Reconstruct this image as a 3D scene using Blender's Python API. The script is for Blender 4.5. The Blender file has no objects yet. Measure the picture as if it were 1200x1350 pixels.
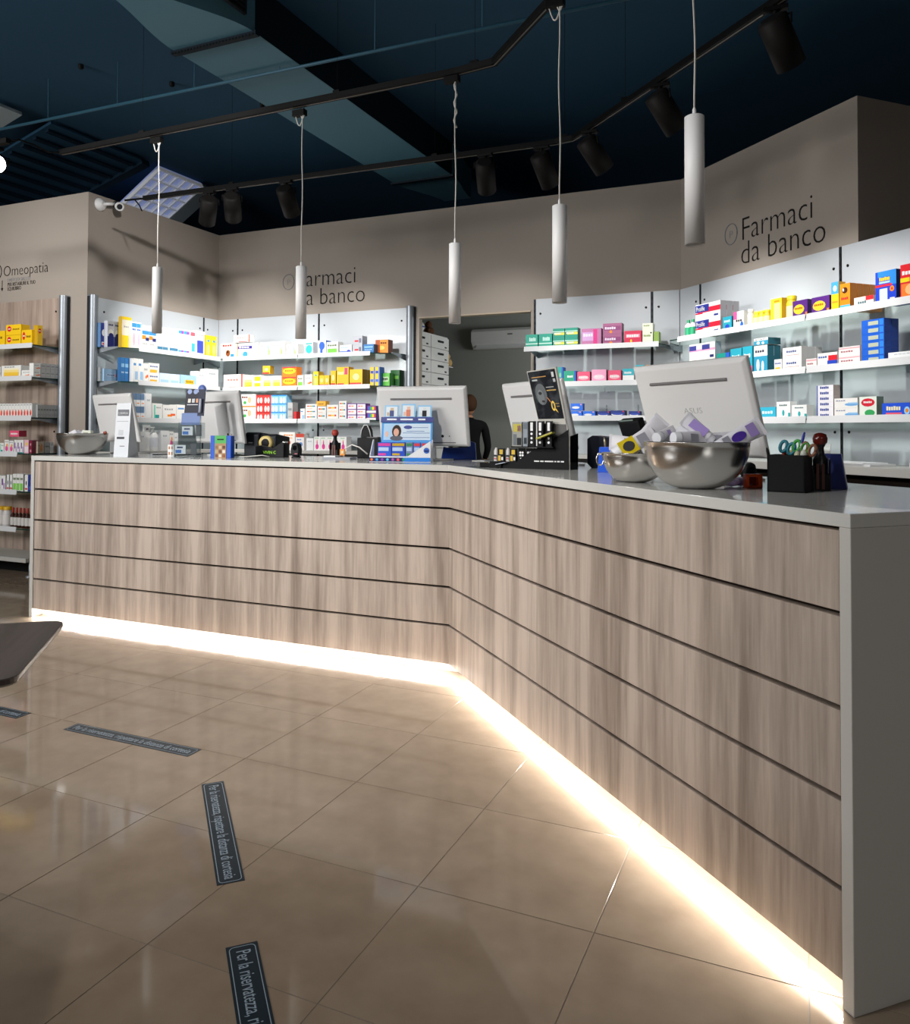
import bpy, bmesh, math, random
from math import sin, cos, pi, radians
from mathutils import Vector, Matrix
random.seed(7)
SC = bpy.context.scene
COL = SC.collection

# ------------------------------------------------------------------ camera
YAW, PITCH, ROLL = 0.4169, 0.0227, 0.0037
cd = bpy.data.cameras.new('camera'); cam = bpy.data.objects.new('camera', cd); COL.objects.link(cam)
F = Vector((-sin(YAW) * cos(PITCH), cos(YAW) * cos(PITCH), sin(PITCH)))
R0 = Vector((cos(YAW), sin(YAW), 0)); U0 = R0.cross(F)
R = R0 * cos(ROLL) + U0 * sin(ROLL); U = -R0 * sin(ROLL) + U0 * cos(ROLL)
cam.matrix_world = Matrix(((R.x, U.x, -F.x, 0), (R.y, U.y, -F.y, 0), (R.z, U.z, -F.z, 1.2), (0, 0, 0, 1)))
cd.sensor_fit = 'HORIZONTAL'; cd.sensor_width = 36.0
cd.lens = 1047.66 * 36 / 1200; cd.shift_y = -(675 - 544.06) / 1200
cd.clip_start = 0.05; cd.clip_end = 60
SC.camera = cam

# ------------------------------------------------------------------ world, lights, exposure
SC.view_settings.view_transform = 'Standard'; SC.view_settings.look = 'None'
SC.view_settings.gamma = 1.0; SC.view_settings.use_curve_mapping = False
SC.view_settings.exposure = 0.12
wd = bpy.data.worlds.new('dim_night_world'); SC.world = wd; wd.use_nodes = True
wd.node_tree.nodes['Background'].inputs[0].default_value = (0.45, 0.55, 0.7, 1)
wd.node_tree.nodes['Background'].inputs[1].default_value = 0.05

def area(name, loc, aim, sx, sy, power, col=(1, .96, .9), spread=180):
    l = bpy.data.lights.new(name, 'AREA'); l.shape = 'RECTANGLE'; l.size = sx; l.size_y = sy
    l.energy = power; l.color = col; l.spread = radians(spread)
    o = bpy.data.objects.new(name, l); COL.objects.link(o); o.location = loc
    o.rotation_euler = (Vector(aim) - Vector(loc)).to_track_quat('-Z', 'Y').to_euler()
    return o
def spot(name, loc, aim, power, angle=70, blend=.6, col=(1, .95, .88), rad=.04):
    l = bpy.data.lights.new(name, 'SPOT'); l.energy = power; l.color = col; l.spot_size = radians(angle)
    l.spot_blend = blend; l.shadow_soft_size = rad
    o = bpy.data.objects.new(name, l); COL.objects.link(o); o.location = loc
    o.rotation_euler = (Vector(aim) - Vector(loc)).to_track_quat('-Z', 'Y').to_euler()
    return o
# unseen customer-side and back-room lights, no fixtures built; some added to brighten surfaces
area('shop_front_light', (-6.3, -1.6, 2.5), (-2.1, 4.4, 1.5), 3.6, 1.1, 130, (1, .99, .975), 125)
spot('unseen_spot', (-4.3, .4, 3.3), (-3.7, 4.1, 1.15), 330, 46, 1, (1, .975, .945), .07)  # added spot, brightens the left counter-top objects
spot('unseen_spot', (-2.3, .2, 3.3), (-1.7, 3.7, 1.0), 300, 46, 1, (1, .975, .945), .07)  # added spot, brightens objects around the counter corner
spot('unseen_spot', (-1.7, -.4, 3.2), (-.5, 2.8, 1.1), 190, 38, 1, (1, .975, .95), .07)  # added to brighten the right-hand counter objects
spot('unseen_spot', (-1.25, .75, 3.25), (-1.55, 1.9, .0), 42, 95, .9, (1, .95, .88), .06)
spot('unseen_spot', (-2.7, 2.5, 3.3), (-2.6, 2.95, 0), 150, 62, 1, (1, .95, .88), .06)
spot('unseen_spot', (-1.5, 1.9, 3.3), (-1.15, 2.45, 0), 75, 50, 1, (1, .95, .88), .06)
spot('unseen_spot', (-1.9, 2.4, 3.3), (-5.49, 5.3, 2.4), 330, 36, 1, (1, .97, .94), .06)  # added to brighten the left side wall
area('side_fill_light', (2.2, -1.8, 2.6), (.2, 1.7, .5), 1.0, .5, 4, (1, .98, .95), 70)  # added fill for the right end panel
area('back_room_light', (-1.5, 7.3, 1.9), (-3.6, 8.2, 1.2), 1.0, .6, 15, (.97, 1, .97))
spot('unseen_spot', (-5.6, 2.2, 3.3), (-6.4, 4.8, 1.9), 110, 70, 1, (1, .97, .93), .08)  # added to brighten the far-left wall

# ------------------------------------------------------------------ materials
def lin(h):
    if isinstance(h, str):
        h = h.lstrip('#'); c = [int(h[i:i + 2], 16) / 255 for i in (0, 2, 4)]
        return tuple(x / 12.92 if x <= .04045 else ((x + .055) / 1.055) ** 2.4 for x in c)
    return h
MC = {}
def mat(name, col, rough=.5, metal=0, emit=0, trans=0, alpha=1, coat=0, bump=0, bscale=60, var=0, ior=1.45, spec=.5):
    k = (name, str(col), rough, metal, emit, trans, alpha, coat)
    if sum(lin(col)) < .12 and spec == .5: spec = .2
    if k in MC: return MC[k]
    m = bpy.data.materials.new(name); m.use_nodes = True; nt = m.node_tree; b = nt.nodes['Principled BSDF']
    c = lin(col); b.inputs['Base Color'].default_value = (*c, 1); b.inputs['Roughness'].default_value = rough
    b.inputs['Metallic'].default_value = metal; b.inputs['Transmission Weight'].default_value = trans
    b.inputs['Alpha'].default_value = alpha; b.inputs['Coat Weight'].default_value = coat; b.inputs['IOR'].default_value = ior; b.inputs['Specular IOR Level'].default_value = spec
    if emit: b.inputs['Emission Color'].default_value = (*c, 1); b.inputs['Emission Strength'].default_value = emit
    if bump or var:
        tc = nt.nodes.new('ShaderNodeTexCoord'); n = nt.nodes.new('ShaderNodeTexNoise'); n.inputs['Scale'].default_value = bscale
        n.inputs['Detail'].default_value = 5; nt.links.new(tc.outputs['Object'], n.inputs['Vector'])
        if bump:
            bp = nt.nodes.new('ShaderNodeBump'); bp.inputs['Strength'].default_value = bump; bp.inputs['Distance'].default_value = .002
            nt.links.new(n.outputs['Fac'], bp.inputs['Height']); nt.links.new(bp.outputs['Normal'], b.inputs['Normal'])
        if var:
            r = nt.nodes.new('ShaderNodeValToRGB'); r.color_ramp.elements[0].position = .3; r.color_ramp.elements[1].position = .7
            r.color_ramp.elements[0].color = (*[x * (1 - var) for x in c], 1); r.color_ramp.elements[1].color = (*[min(1, x * (1 + var)) for x in c], 1)
            nt.links.new(n.outputs['Fac'], r.inputs['Fac']); nt.links.new(r.outputs['Color'], b.inputs['Base Color'])
    MC[k] = m; return m

def wood_mat(name, dark, light, rough=.45, axis='Z', sc=1.0, spec=.5):
    m = bpy.data.materials.new(name); m.use_nodes = True; nt = m.node_tree; b = nt.nodes['Principled BSDF']; L = nt.links
    tc = nt.nodes.new('ShaderNodeTexCoord')
    mp = nt.nodes.new('ShaderNodeMapping'); L.new(tc.outputs['Object'], mp.inputs['Vector'])
    k = {'Z': (1, 1, .055), 'X': (.055, 1, 1)}[axis]; mp.inputs['Scale'].default_value = [v * sc for v in k]
    n1 = nt.nodes.new('ShaderNodeTexNoise'); n1.inputs['Scale'].default_value = 14; n1.inputs['Detail'].default_value = 4; n1.inputs['Distortion'].default_value = .35
    n2 = nt.nodes.new('ShaderNodeTexNoise'); n2.inputs['Scale'].default_value = 75; n2.inputs['Detail'].default_value = 6; n2.inputs['Roughness'].default_value = .65
    n3 = nt.nodes.new('ShaderNodeTexNoise'); n3.inputs['Scale'].default_value = 4.5; n3.inputs['Detail'].default_value = 2; n3.inputs['Distortion'].default_value = .8
    for n in (n1, n2, n3): L.new(mp.outputs[0], n.inputs['Vector'])
    a = nt.nodes.new('ShaderNodeMath'); a.operation = 'MULTIPLY_ADD'; a.inputs[1].default_value = .55; L.new(n1.outputs['Fac'], a.inputs[0])
    m3 = nt.nodes.new('ShaderNodeMath'); m3.operation = 'MULTIPLY'; m3.inputs[1].default_value = .25; L.new(n3.outputs['Fac'], m3.inputs[0]); L.new(m3.outputs[0], a.inputs[2])
    c = nt.nodes.new('ShaderNodeMath'); c.operation = 'MULTIPLY_ADD'; c.inputs[1].default_value = .28; L.new(n2.outputs['Fac'], c.inputs[0]); L.new(a.outputs[0], c.inputs[2])
    r = nt.nodes.new('ShaderNodeValToRGB'); r.color_ramp.elements[0].position = .42; r.color_ramp.elements[1].position = .64
    r.color_ramp.elements[0].color = (*lin(dark), 1); r.color_ramp.elements[1].color = (*lin(light), 1)
    L.new(c.outputs[0], r.inputs['Fac']); L.new(r.outputs['Color'], b.inputs['Base Color'])
    bp = nt.nodes.new('ShaderNodeBump'); bp.inputs['Strength'].default_value = .12; bp.inputs['Distance'].default_value = .001
    L.new(n2.outputs['Fac'], bp.inputs['Height']); L.new(bp.outputs['Normal'], b.inputs['Normal'])
    b.inputs['Roughness'].default_value = rough; b.inputs['Specular IOR Level'].default_value = spec
    return m

M_WOOD = wood_mat('pale_oak_laminate', '#83756a', '#b9aa9e')
M_WOODS = wood_mat('shelf_oak_laminate', '#86756a', '#b8a598')
M_TABLE = wood_mat('dark_table_laminate', '#3a3231', '#5b5150', .38, 'X')
M_GAP = mat('groove_dark', '#1c140f', .9)
M_SOLID = mat('white_solid_surface', '#c4c4c0', .16, coat=.3)
M_SOLIDV = mat('white_panel_surface', '#bdbbb6', .4)
M_WALL = mat('greige_wall_paint', '#a49a90', .75, bump=.08, bscale=180)
M_WALLBACK = mat('grey_back_room_paint', '#9da09c', .8, bump=.05, bscale=150)
M_CEIL = mat('navy_ceiling_paint', '#1a4560', .85, bump=.05, bscale=120)
M_DUCT = mat('lit_teal_duct', '#4f7f92', .6, bump=.15, bscale=400)  # lighter teal, light on the underside put into the colour
M_DUCTD = mat('shaded_duct_flange_navy', '#0d1d28', .6)  # shade of the duct sides put into the colour; flanges share it
M_BLACK = mat('black_powder_coat', '#070707', .6)
M_SPOT = mat('spotlight_black', '#191716', .6)
M_BLKP = mat('black_plastic', '#141517', .35)
M_DGREY = mat('dark_grey_plastic', '#25282e', .45)
M_WHITE = mat('white_plastic', '#dcdcdc', .4)
M_LAMP = mat('white_lamp_metal', '#f6f6f6', .45)
M_CORD = mat('white_cord', '#d8d5cf', .7)
M_PANEL = mat('white_shelf_panel', '#c3c9cf', .3, coat=.15)
M_STRIP = mat('white_price_strip', '#d6d8da', .45)
M_ALU = mat('aluminium_profile', '#9aa1a8', .42, .6)
M_ALUD = mat('dark_slotted_metal', '#2e3237', .5, .4)
M_GLASS = None
M_GEDGE = mat('glass_edge', '#1d3a35', .15)
M_CLEAR = mat('clear_plastic', '#e8eef0', .08, trans=.85, ior=1.3)
M_STEEL = mat('brushed_steel', '#d2d0cd', .24, 1, bump=.05, bscale=25)
M_MON = mat('silver_white_monitor', '#d9d8d7', .36, .05)
M_SLOT = mat('monitor_slot', '#6f6c6c', .6)
M_SCREEN = mat('off_screen', '#0a0b0d', .12)
M_LED = mat('led_strip', '#fff9ee', .5, emit=24)
M_RECESS = mat('white_recess', '#e8e4dc', .5)
M_GROUT = mat('grey_grout', '#7b7066', .85)
M_INK = mat('black_vinyl_letters', '#1c1a19', .6)
M_INKG = mat('grey_vinyl_letters', '#7f848c', .6)

def thin_glass(name, tint, k):
    m = bpy.data.materials.new(name); m.use_nodes = True; nt = m.node_tree; nt.nodes.remove(nt.nodes['Principled BSDF']); L = nt.links
    o = nt.nodes['Material Output']; t = nt.nodes.new('ShaderNodeBsdfTransparent'); t.inputs[0].default_value = (*lin(tint), 1)
    g_ = nt.nodes.new('ShaderNodeBsdfGlossy'); g_.inputs['Roughness'].default_value = .06
    x = nt.nodes.new('ShaderNodeMixShader'); x.inputs[0].default_value = k
    L.new(t.outputs[0], x.inputs[1]); L.new(g_.outputs[0], x.inputs[2]); L.new(x.outputs[0], o.inputs['Surface']); return m
M_GLASS = thin_glass('green_edge_glass', '#f3faf7', .08)
M_CLEAR = thin_glass('clear_plastic', '#eef3f4', .14)

def floor_mat():
    m = bpy.data.materials.new('polished_beige_tile'); m.use_nodes = True; nt = m.node_tree; b = nt.nodes['Principled BSDF']; L = nt.links
    g = nt.nodes.new('ShaderNodeNewGeometry'); n = nt.nodes.new('ShaderNodeTexNoise'); n.inputs['Scale'].default_value = 9; n.inputs['Detail'].default_value = 8
    L.new(g.outputs['Position'], n.inputs['Vector'])
    oi = nt.nodes.new('ShaderNodeObjectInfo')
    r = nt.nodes.new('ShaderNodeValToRGB'); r.color_ramp.elements[0].position = .3; r.color_ramp.elements[1].position = .72
    r.color_ramp.elements[0].color = (*lin('#8b7a69'), 1); r.color_ramp.elements[1].color = (*lin('#988876'), 1)
    L.new(n.outputs['Fac'], r.inputs['Fac'])
    hs = nt.nodes.new('ShaderNodeHueSaturation'); mm = nt.nodes.new('ShaderNodeMath'); mm.operation = 'MULTIPLY_ADD'; mm.inputs[1].default_value = .07; mm.inputs[2].default_value = .965
    L.new(oi.outputs['Random'], mm.inputs[0]); L.new(mm.outputs[0], hs.inputs['Value']); L.new(r.outputs['Color'], hs.inputs['Color'])
    L.new(hs.outputs['Color'], b.inputs['Base Color'])
    b.inputs['Roughness'].default_value = .07; b.inputs['Specular IOR Level'].default_value = .5
    return m
M_TILE = floor_mat()

# ------------------------------------------------------------------ mesh builder
class MB:
    def __init__(s): s.v = []; s.f = []; s.m = []; s.mats = []; s.sm = []
    def mi(s, m):
        if m not in s.mats: s.mats.append(m)
        return s.mats.index(m)
    def add(s, vs, fs, m, smooth=False):
        o = len(s.v); s.v += [tuple(v) for v in vs]; k = s.mi(m)
        for f in fs: s.f.append([i + o for i in f]); s.m.append(k); s.sm.append(smooth)
        return s
    def box(s, x0, x1, y0, y1, z0, z1, m, top=None):
        vs = [(x, y, z) for z in (z0, z1) for y in (y0, y1) for x in (x0, x1)]
        fs = [(0, 2, 3, 1), (4, 5, 7, 6), (0, 1, 5, 4), (2, 6, 7, 3), (0, 4, 6, 2), (1, 3, 7, 5)]
        return s.add(vs, fs, m)
    def obox(s, c, ax, ay, az, hx, hy, hz, m):
        c = Vector(c); ax, ay, az = Vector(ax).normalized(), Vector(ay).normalized(), Vector(az).normalized()
        vs = [c + ax * (i * hx) + ay * (j * hy) + az * (k * hz) for k in (-1, 1) for j in (-1, 1) for i in (-1, 1)]
        return s.add(vs, [(0, 2, 3, 1), (4, 5, 7, 6), (0, 1, 5, 4), (2, 6, 7, 3), (0, 4, 6, 2), (1, 3, 7, 5)], m)
    def prism(s, pts, z0, z1, m):  # xy polygon (ccw) extruded in z
        n = len(pts); vs = [(x, y, z0) for x, y in pts] + [(x, y, z1) for x, y in pts]
        return s.add(vs, [tuple(range(n))[::-1], tuple(range(n, 2 * n))] + [(i, (i + 1) % n, n + (i + 1) % n, n + i) for i in range(n)], m)
    def xprism(s, pts, x0, x1, m):  # yz polygon extruded in x
        n = len(pts); vs = [(x0, y, z) for y, z in pts] + [(x1, y, z) for y, z in pts]
        return s.add(vs, [tuple(range(n))[::-1], tuple(range(n, 2 * n))] + [(i, (i + 1) % n, n + (i + 1) % n, n + i) for i in range(n)], m)
    def yprism(s, pts, y0, y1, m):  # xz polygon extruded in y
        n = len(pts); vs = [(x, y0, z) for x, z in pts] + [(x, y1, z) for x, z in pts]
        return s.add(vs, [tuple(range(n)), tuple(range(n, 2 * n))[::-1]] + [(n + i, n + (i + 1) % n, (i + 1) % n, i) for i in range(n)], m)
    def lathe(s, prof, m, n=24, c=(0, 0, 0), ax=(0, 0, 1), smooth=True, caps=True):
        az = Vector(ax).normalized(); t = Vector((1, 0, 0)) if abs(az.x) < .9 else Vector((0, 1, 0))
        ux = az.cross(t).normalized(); uy = az.cross(ux); c = Vector(c)
        vs = []; fs = []
        for r, z in prof:
            for i in range(n):
                a = 2 * pi * i / n; vs.append(c + ux * (r * cos(a)) + uy * (r * sin(a)) + az * z)
        for j in range(len(prof) - 1):
            for i in range(n):
                k = (i + 1) % n; fs.append((j * n + i, j * n + k, (j + 1) * n + k, (j + 1) * n + i))
        s.add(vs, fs, m, smooth)
        if caps:
            for j, rev in ((0, 1), (len(prof) - 1, 0)):
                if prof[j][0] > 1e-4:
                    ring = [vs[j * n + i] for i in range(n)]; s.add(ring, [tuple(range(n))[::-1] if rev else tuple(range(n))], m)
        return s
    def tube(s, pts, r, m, n=8, closed=False):
        P = [Vector(p) for p in pts]; vs = []; fs = []
        rr = r if isinstance(r, (list, tuple)) else [r] * len(P)
        prev = None
        for i, p in enumerate(P):
            a = P[max(i - 1, 0)]; b = P[min(i + 1, len(P) - 1)]; d = (b - a).normalized()
            if prev is None:
                t = Vector((0, 0, 1)) if abs(d.z) < .9 else Vector((1, 0, 0)); u = d.cross(t).normalized()
            else: u = (prev - d * prev.dot(d)).normalized()
            prev = u; w = d.cross(u)
            for k in range(n):
                an = 2 * pi * k / n; vs.append(p + u * (rr[i] * cos(an)) + w * (rr[i] * sin(an)))
        for i in range(len(P) - 1):
            for k in range(n):
                q = (k + 1) % n; fs.append((i * n + k, i * n + q, (i + 1) * n + q, (i + 1) * n + k))
        fs.append(tuple(range(n))[::-1]); fs.append(tuple(range((len(P) - 1) * n, len(P) * n)))
        return s.add(vs, fs, m, True)
    def mesh(s, name):
        me = bpy.data.meshes.new(name); me.from_pydata(s.v, [], s.f)
        for m in s.mats: me.materials.append(m)
        me.polygons.foreach_set('material_index', s.m); me.polygons.foreach_set('use_smooth', s.sm)
        me.update(); return me
    def obj(s, name, parent=None, loc=(0, 0, 0), rz=0, bevel=0, seg=2):
        me = s.mesh(name)
        bm = bmesh.new(); bm.from_mesh(me); bmesh.ops.recalc_face_normals(bm, faces=bm.faces); bm.to_mesh(me); bm.free()
        o = bpy.data.objects.new(name, me); COL.objects.link(o); o.location = loc; o.rotation_euler = (0, 0, rz)
        if parent: o.parent = parent
        if bevel:
            md = o.modifiers.new('bevel', 'BEVEL'); md.width = bevel; md.segments = seg; md.limit_method = 'ANGLE'; md.angle_limit = radians(40)
        return o

def tag(o, label=None, cat=None, group=None, kind=None):
    if label: o['label'] = label
    if cat: o['category'] = cat
    if group: o['group'] = group
    if kind: o['kind'] = kind
    return o
def thing(name, label, cat, loc=(0, 0, 0), rz=0, group=None):
    o = bpy.data.objects.new(name, None); COL.objects.link(o); o.location = loc; o.rotation_euler = (0, 0, rz)
    o.empty_display_size = .05
    return tag(o, label, cat, group)
def put(me, name, parent=None, loc=(0, 0, 0), rz=0):
    o = bpy.data.objects.new(name, me); COL.objects.link(o); o.location = loc; o.rotation_euler = (0, 0, rz)
    if parent: o.parent = parent
    return o
def curve_text(body, size, m, name, parent=None, loc=(0, 0, 0), rot=(0, 0, 0), sx=1, thin=0, ext=.0006, align='LEFT', spacing=1.0):
    cu = bpy.data.curves.new(name, 'FONT'); cu.body = body; cu.size = size; cu.extrude = ext; cu.offset = -thin; cu.align_x = align
    cu.resolution_u = 3; cu.space_character = spacing
    t = bpy.data.objects.new('tmp', cu); COL.objects.link(t)
    dg = bpy.context.evaluated_depsgraph_get(); me = bpy.data.meshes.new_from_object(t.evaluated_get(dg))
    COL.objects.unlink(t); bpy.data.objects.remove(t)
    me.name = name; me.materials.clear(); me.materials.append(m)
    o = bpy.data.objects.new(name, me); COL.objects.link(o); o.location = loc; o.rotation_euler = rot; o.scale = (sx, 1, 1)
    if parent: o.parent = parent
    return o

# ------------------------------------------------------------------ floor
TS, TX, TY = .4703, -1.4137, 1.9012
fb = MB(); fb.box(-9, 3.2, -3, 9, -.06, -.0012, M_GROUT)
floor = tag(fb.obj('floor'), 'polished beige square tile floor with grey joints', None, kind='structure')
tm = MB(); g = .0013; e = .0005
vs = [(g, g, -.0013), (TS - g, g, -.0013), (TS - g, TS - g, -.0013), (g, TS - g, -.0013),
      (g, g, -e), (TS - g, g, -e), (TS - g, TS - g, -e), (g, TS - g, -e),
      (g + e, g + e, 0), (TS - g - e, g + e, 0), (TS - g - e, TS - g - e, 0), (g + e, TS - g - e, 0)]
tm.add(vs, [(8, 9, 10, 11)] + [(a, (a + 1) % 4, 4 + (a + 1) % 4, 4 + a) for a in range(4)] + [(4 + a, 4 + (a + 1) % 4, 8 + (a + 1) % 4, 8 + a) for a in range(4)], M_TILE)
tile_me = tm.mesh('tile')
def in_view(x, y):
    d = Vector((x, y, -1.2)); z = d.dot(F)
    if z < .3: return False
    px = 600 + 1047.66 * d.dot(R) / z; py = 544 - 1047.66 * d.dot(U) / z
    return -60 < px < 1260 and py < 1500
near, far = [], MB()
for i in range(-16, 10):
    for j in range(-10, 15):
        x, y = TX + i * TS, TY + j * TS
        if x < -9 or x + TS > 3.2 or y < -3 or y + TS > 9: continue
        behind = (y > 4.5 and x > -5.4)
        if any(in_view(x + a * TS, y + b * TS) for a in (0, 1) for b in (0, 1)) and not behind: near.append((x, y))
        else: far.add([(x + a, y + b, c) for a, b, c in vs], [(8, 9, 10, 11), (4, 5, 9, 8), (5, 6, 10, 9), (6, 7, 11, 10), (7, 4, 8, 11)], M_TILE)
print('floor tiles', len(near))
for x, y in near: put(tile_me, 'tile', floor, (x, y, 0))
tag(far.obj('tile_field', floor), kind='stuff')

# ------------------------------------------------------------------ walls, ceiling
A44 = radians(44.46); CT = Vector((sin(A44), -cos(A44), 0)); CN = Vector((-cos(A44), -sin(A44), 0)); CRZ = -(pi / 2 - A44)
WF = {'D': (Vector((0, 4.8, 0)), 0.0), 'A': (Vector((-5.49, 4.8, 0)), pi / 2), 'B': (Vector((0, 6.42, 0)), 0.0),
      'R': (Vector((0, 6.42, 0)), 0.0), 'C': (Vector((-.9, 6.42, 0)), CRZ)}
# local wall frame: x along the wall to the right, -y out towards the customer, z up
WT, PT = 3.19, 2.315
def wallbox(name, w, s0, s1, z0, z1, th=.12, m=M_WALL):
    b = MB(); b.box(s0, s1, 0, th, z0, z1, m); o = WF[w]; return b.obj(name, None, o[0], o[1])
def st(o, label=None): return tag(o, label, kind='structure')
wl = wallbox('wall_left', 'D', -9, -5.49, 0, WT); st(wl, 'greige wall above the oak shelving at the far left')
w = MB(); w.box(-5.61, -5.49, 4.92, 6.54, 0, WT, M_WALL); st(w.obj('wall_left_return'), 'greige wall turning back behind the white shelves')
wb = MB(); wb.box(-5.49, -3.2, 6.42, 6.48, 0, WT, M_WALL); wb.box(-3.2, -2.14, 6.42, 6.48, 2.22, WT, M_WALL); wb.box(-2.14, -.9, 6.42, 6.54, 0, WT, M_WALL)
wback = st(wb.obj('wall_back'), 'greige wall with doorway behind the counter')
wr = MB(); wr.box(0, 1.69, 0, .12, 0, WT, M_WALL); wr.box(1.57, 1.69, .12, 2.0, 0, WT, M_WALL)
wright = wr.obj('wall_right', None, WF['C'][0], CRZ); st(wright, 'angled greige wall behind the right shelves')
t = MB(); t.box(-3.2, -2.14, 6.405, 6.485, 2.212, 2.224, mat('beige_edge', '#b8a893', .6)); st(t.obj('trim_1'), 'thin beige strip under the doorway lintel')
# shop shell out of frame and the back room
s = MB(); s.box(-9.1, -9, -3, 9, 0, 3.9, M_WALL); st(s.obj('wall_far_left'))
s = MB(); s.box(-9, 3.2, -3.1, -3, 0, 3.9, M_WALL); st(s.obj('wall_front'))
s = MB(); s.box(3.2, 3.3, -3, 9, 0, 3.9, M_WALL); st(s.obj('wall_far_right'))
s = MB(); s.box(-9, 3.2, 9.0, 9.1, 0, 3.9, M_CEIL); st(s.obj('wall_far_back'))
s = MB(); s.box(-5.4, -1.2, 8.8, 8.9, 0, 2.7, M_WALLBACK); st(s.obj('wall_back_room'), 'grey wall of the room seen through the doorway')
s = MB(); s.box(-5.5, -5.4, 6.54, 8.9, 0, 2.7, M_WALLBACK); st(s.obj('wall_back_room_left'))
s = MB(); s.box(-1.2, -1.1, 6.54, 8.9, 0, 2.7, M_WALLBACK); st(s.obj('wall_back_room_right'))
s = MB(); s.box(-5.4, -1.2, 6.54, 8.8, 2.7, 2.76, M_WALLBACK); st(s.obj('ceiling_back_room'))
c = MB(); c.box(-9, 3.2, -3, 9, 3.9, 3.96, M_CEIL); ceil = st(c.obj('ceiling'), 'dark navy painted shop ceiling')
for (x, y) in ((-6.3, 3.2), (-5.4, 3.7), (-4.9, 4.2), (-4.5, 4.7), (-4.1, 5.3), (-3.75, 5.8), (-1.3, 3.6), (-1.1, 3.9)):
    k = MB(); k.lathe([(.012, 0), (.02, .01), (.02, .035)], M_BLACK, 10); k.obj('ceiling_anchor', ceil, (x, y, 3.865))

# wall lettering
def wall_text(w, body, s, z, size, m, sx=1, thin=0, name='lettering'):
    o, rz = WF[w]; l = o + Vector((cos(rz), sin(rz), 0)) * s + Vector((sin(rz), -cos(rz), 0)) * .0015
    return curve_text(body, size, m, name, None, (l.x, l.y, z), (pi / 2, 0, rz), sx, thin)
def sign(w, label, parts, circ, name='wall_lettering'):
    o, rz = WF[w]; root = thing(name, label, 'sign', (0, 0, 0))
    for (body, s, z, size, sx, thin, m) in parts: wall_text(w, body, s, z, size, m, sx, thin, 'letters').parent = root
    if circ:
        s, z, r, m = circ; l = o + Vector((cos(rz), sin(rz), 0)) * s + Vector((sin(rz), -cos(rz), 0)) * .002
        b = MB(); n = 28; b.tube([(r * cos(2 * pi * i / n), 0, r * 1.15 * sin(2 * pi * i / n)) for i in range(n + 1)], .0035, m, 5)
        b.obj('emblem_ring', root, (l.x, l.y, z), rz)
        x = curve_text('P', r * 1.25, m, 'emblem_letter', root, (l.x, l.y, z - r * .45), (pi / 2, 0, rz), 1, .002, align='CENTER')
    return root
sign('B', 'black words Farmaci da banco on wall left of the doorway', [('Farmaci', -4.53, 2.587, .235, .91, .0035, M_INK), ('da banco', -4.535, 2.405, .235, .91, .0035, M_INK)], (-4.63, 2.648, .065, M_INKG))
sign('C', 'large black words Farmaci da banco on the angled right wall', [('Farmaci', .685, 2.548, .235, .91, .0035, M_INK), ('da banco', .68, 2.378, .235, .91, .0035, M_INK)], (.585, 2.62, .065, M_INKG))
sg = sign('D', 'black word Omeopatia with small lines above the oak shelves', [('Omeopatia', -6.52, 2.553, .135, .93, .0022, M_INK), ('I METODI SALUTE', -6.46, 2.500, .045, .82, .0004, M_INKG), ('PER RISTABILIRE IL TUO', -6.46, 2.462, .045, .74, 0, M_INK), ('EQUILIBRIO', -6.46, 2.424, .045, .74, 0, M_INK)], (-6.6, 2.6, .06, M_INK))
b = MB(); b.box(-6.532, -6.526, 4.797, 4.799, 2.445, 2.52, M_INK); b.yprism([(-6.543, 2.45), (-6.529, 2.425), (-6.515, 2.45)], 4.796, 4.799, M_INK); b.obj('arrow', sg)

# ------------------------------------------------------------------ counter
CC = Vector((-1.617, 3.576, 0)); H = 1.03; LL, RL = 2.949, 2.425; RRZ = -(pi / 2 - A44)
LRZ = 0.0
counter = thing('service_counter', 'long angled pharmacy counter of pale oak boards with white top', 'counter', (CC.x, CC.y, 0))
DEP = .82
Rt = Vector((sin(A44), -cos(A44))); Rn = Vector((cos(A44), sin(A44)))
def mitre(b):  # the point b behind the inner corner on both legs
    # left leg back line y=b ; right leg back line through Rn*b
    k = (b - Rn.y * b) / Rt.y; return Vector((Rn.x * b + Rt.x * k, b))
def slab(f, bk, z0, z1, m, name, l0=LL, r0=RL, bevel=.002):
    pf, pb = mitre(f), mitre(bk); re = Rt * r0
    pts = [(-l0, f), (pf.x, pf.y), (re.x + Rn.x * f, re.y + Rn.y * f), (re.x + Rn.x * bk, re.y + Rn.y * bk), (pb.x, pb.y), (-l0, bk)]
    b = MB(); b.prism(pts, z0, z1, m); return b.obj(name, counter, bevel=bevel)
slab(0, DEP, 1.0, H, M_SOLID, 'countertop')
slab(.03, DEP - .03, .062, 1.0, M_GAP, 'core', LL - .03, RL - .03, 0)
slab(.075, DEP - .1, 0, .062, M_RECESS, 'plinth', LL - .03, RL - .03, 0)
# end panels
b = MB(); b.box(-LL, -LL + .03, 0, DEP, 0, 1.0, M_SOLIDV); b.obj('end_panel', counter, bevel=.002)
b = MB(); b.box(RL - .03, RL, 0, DEP, 0, 1.0, M_SOLIDV); b.obj('end_panel', counter, (0, 0, 0), RRZ, bevel=.002)
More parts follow.
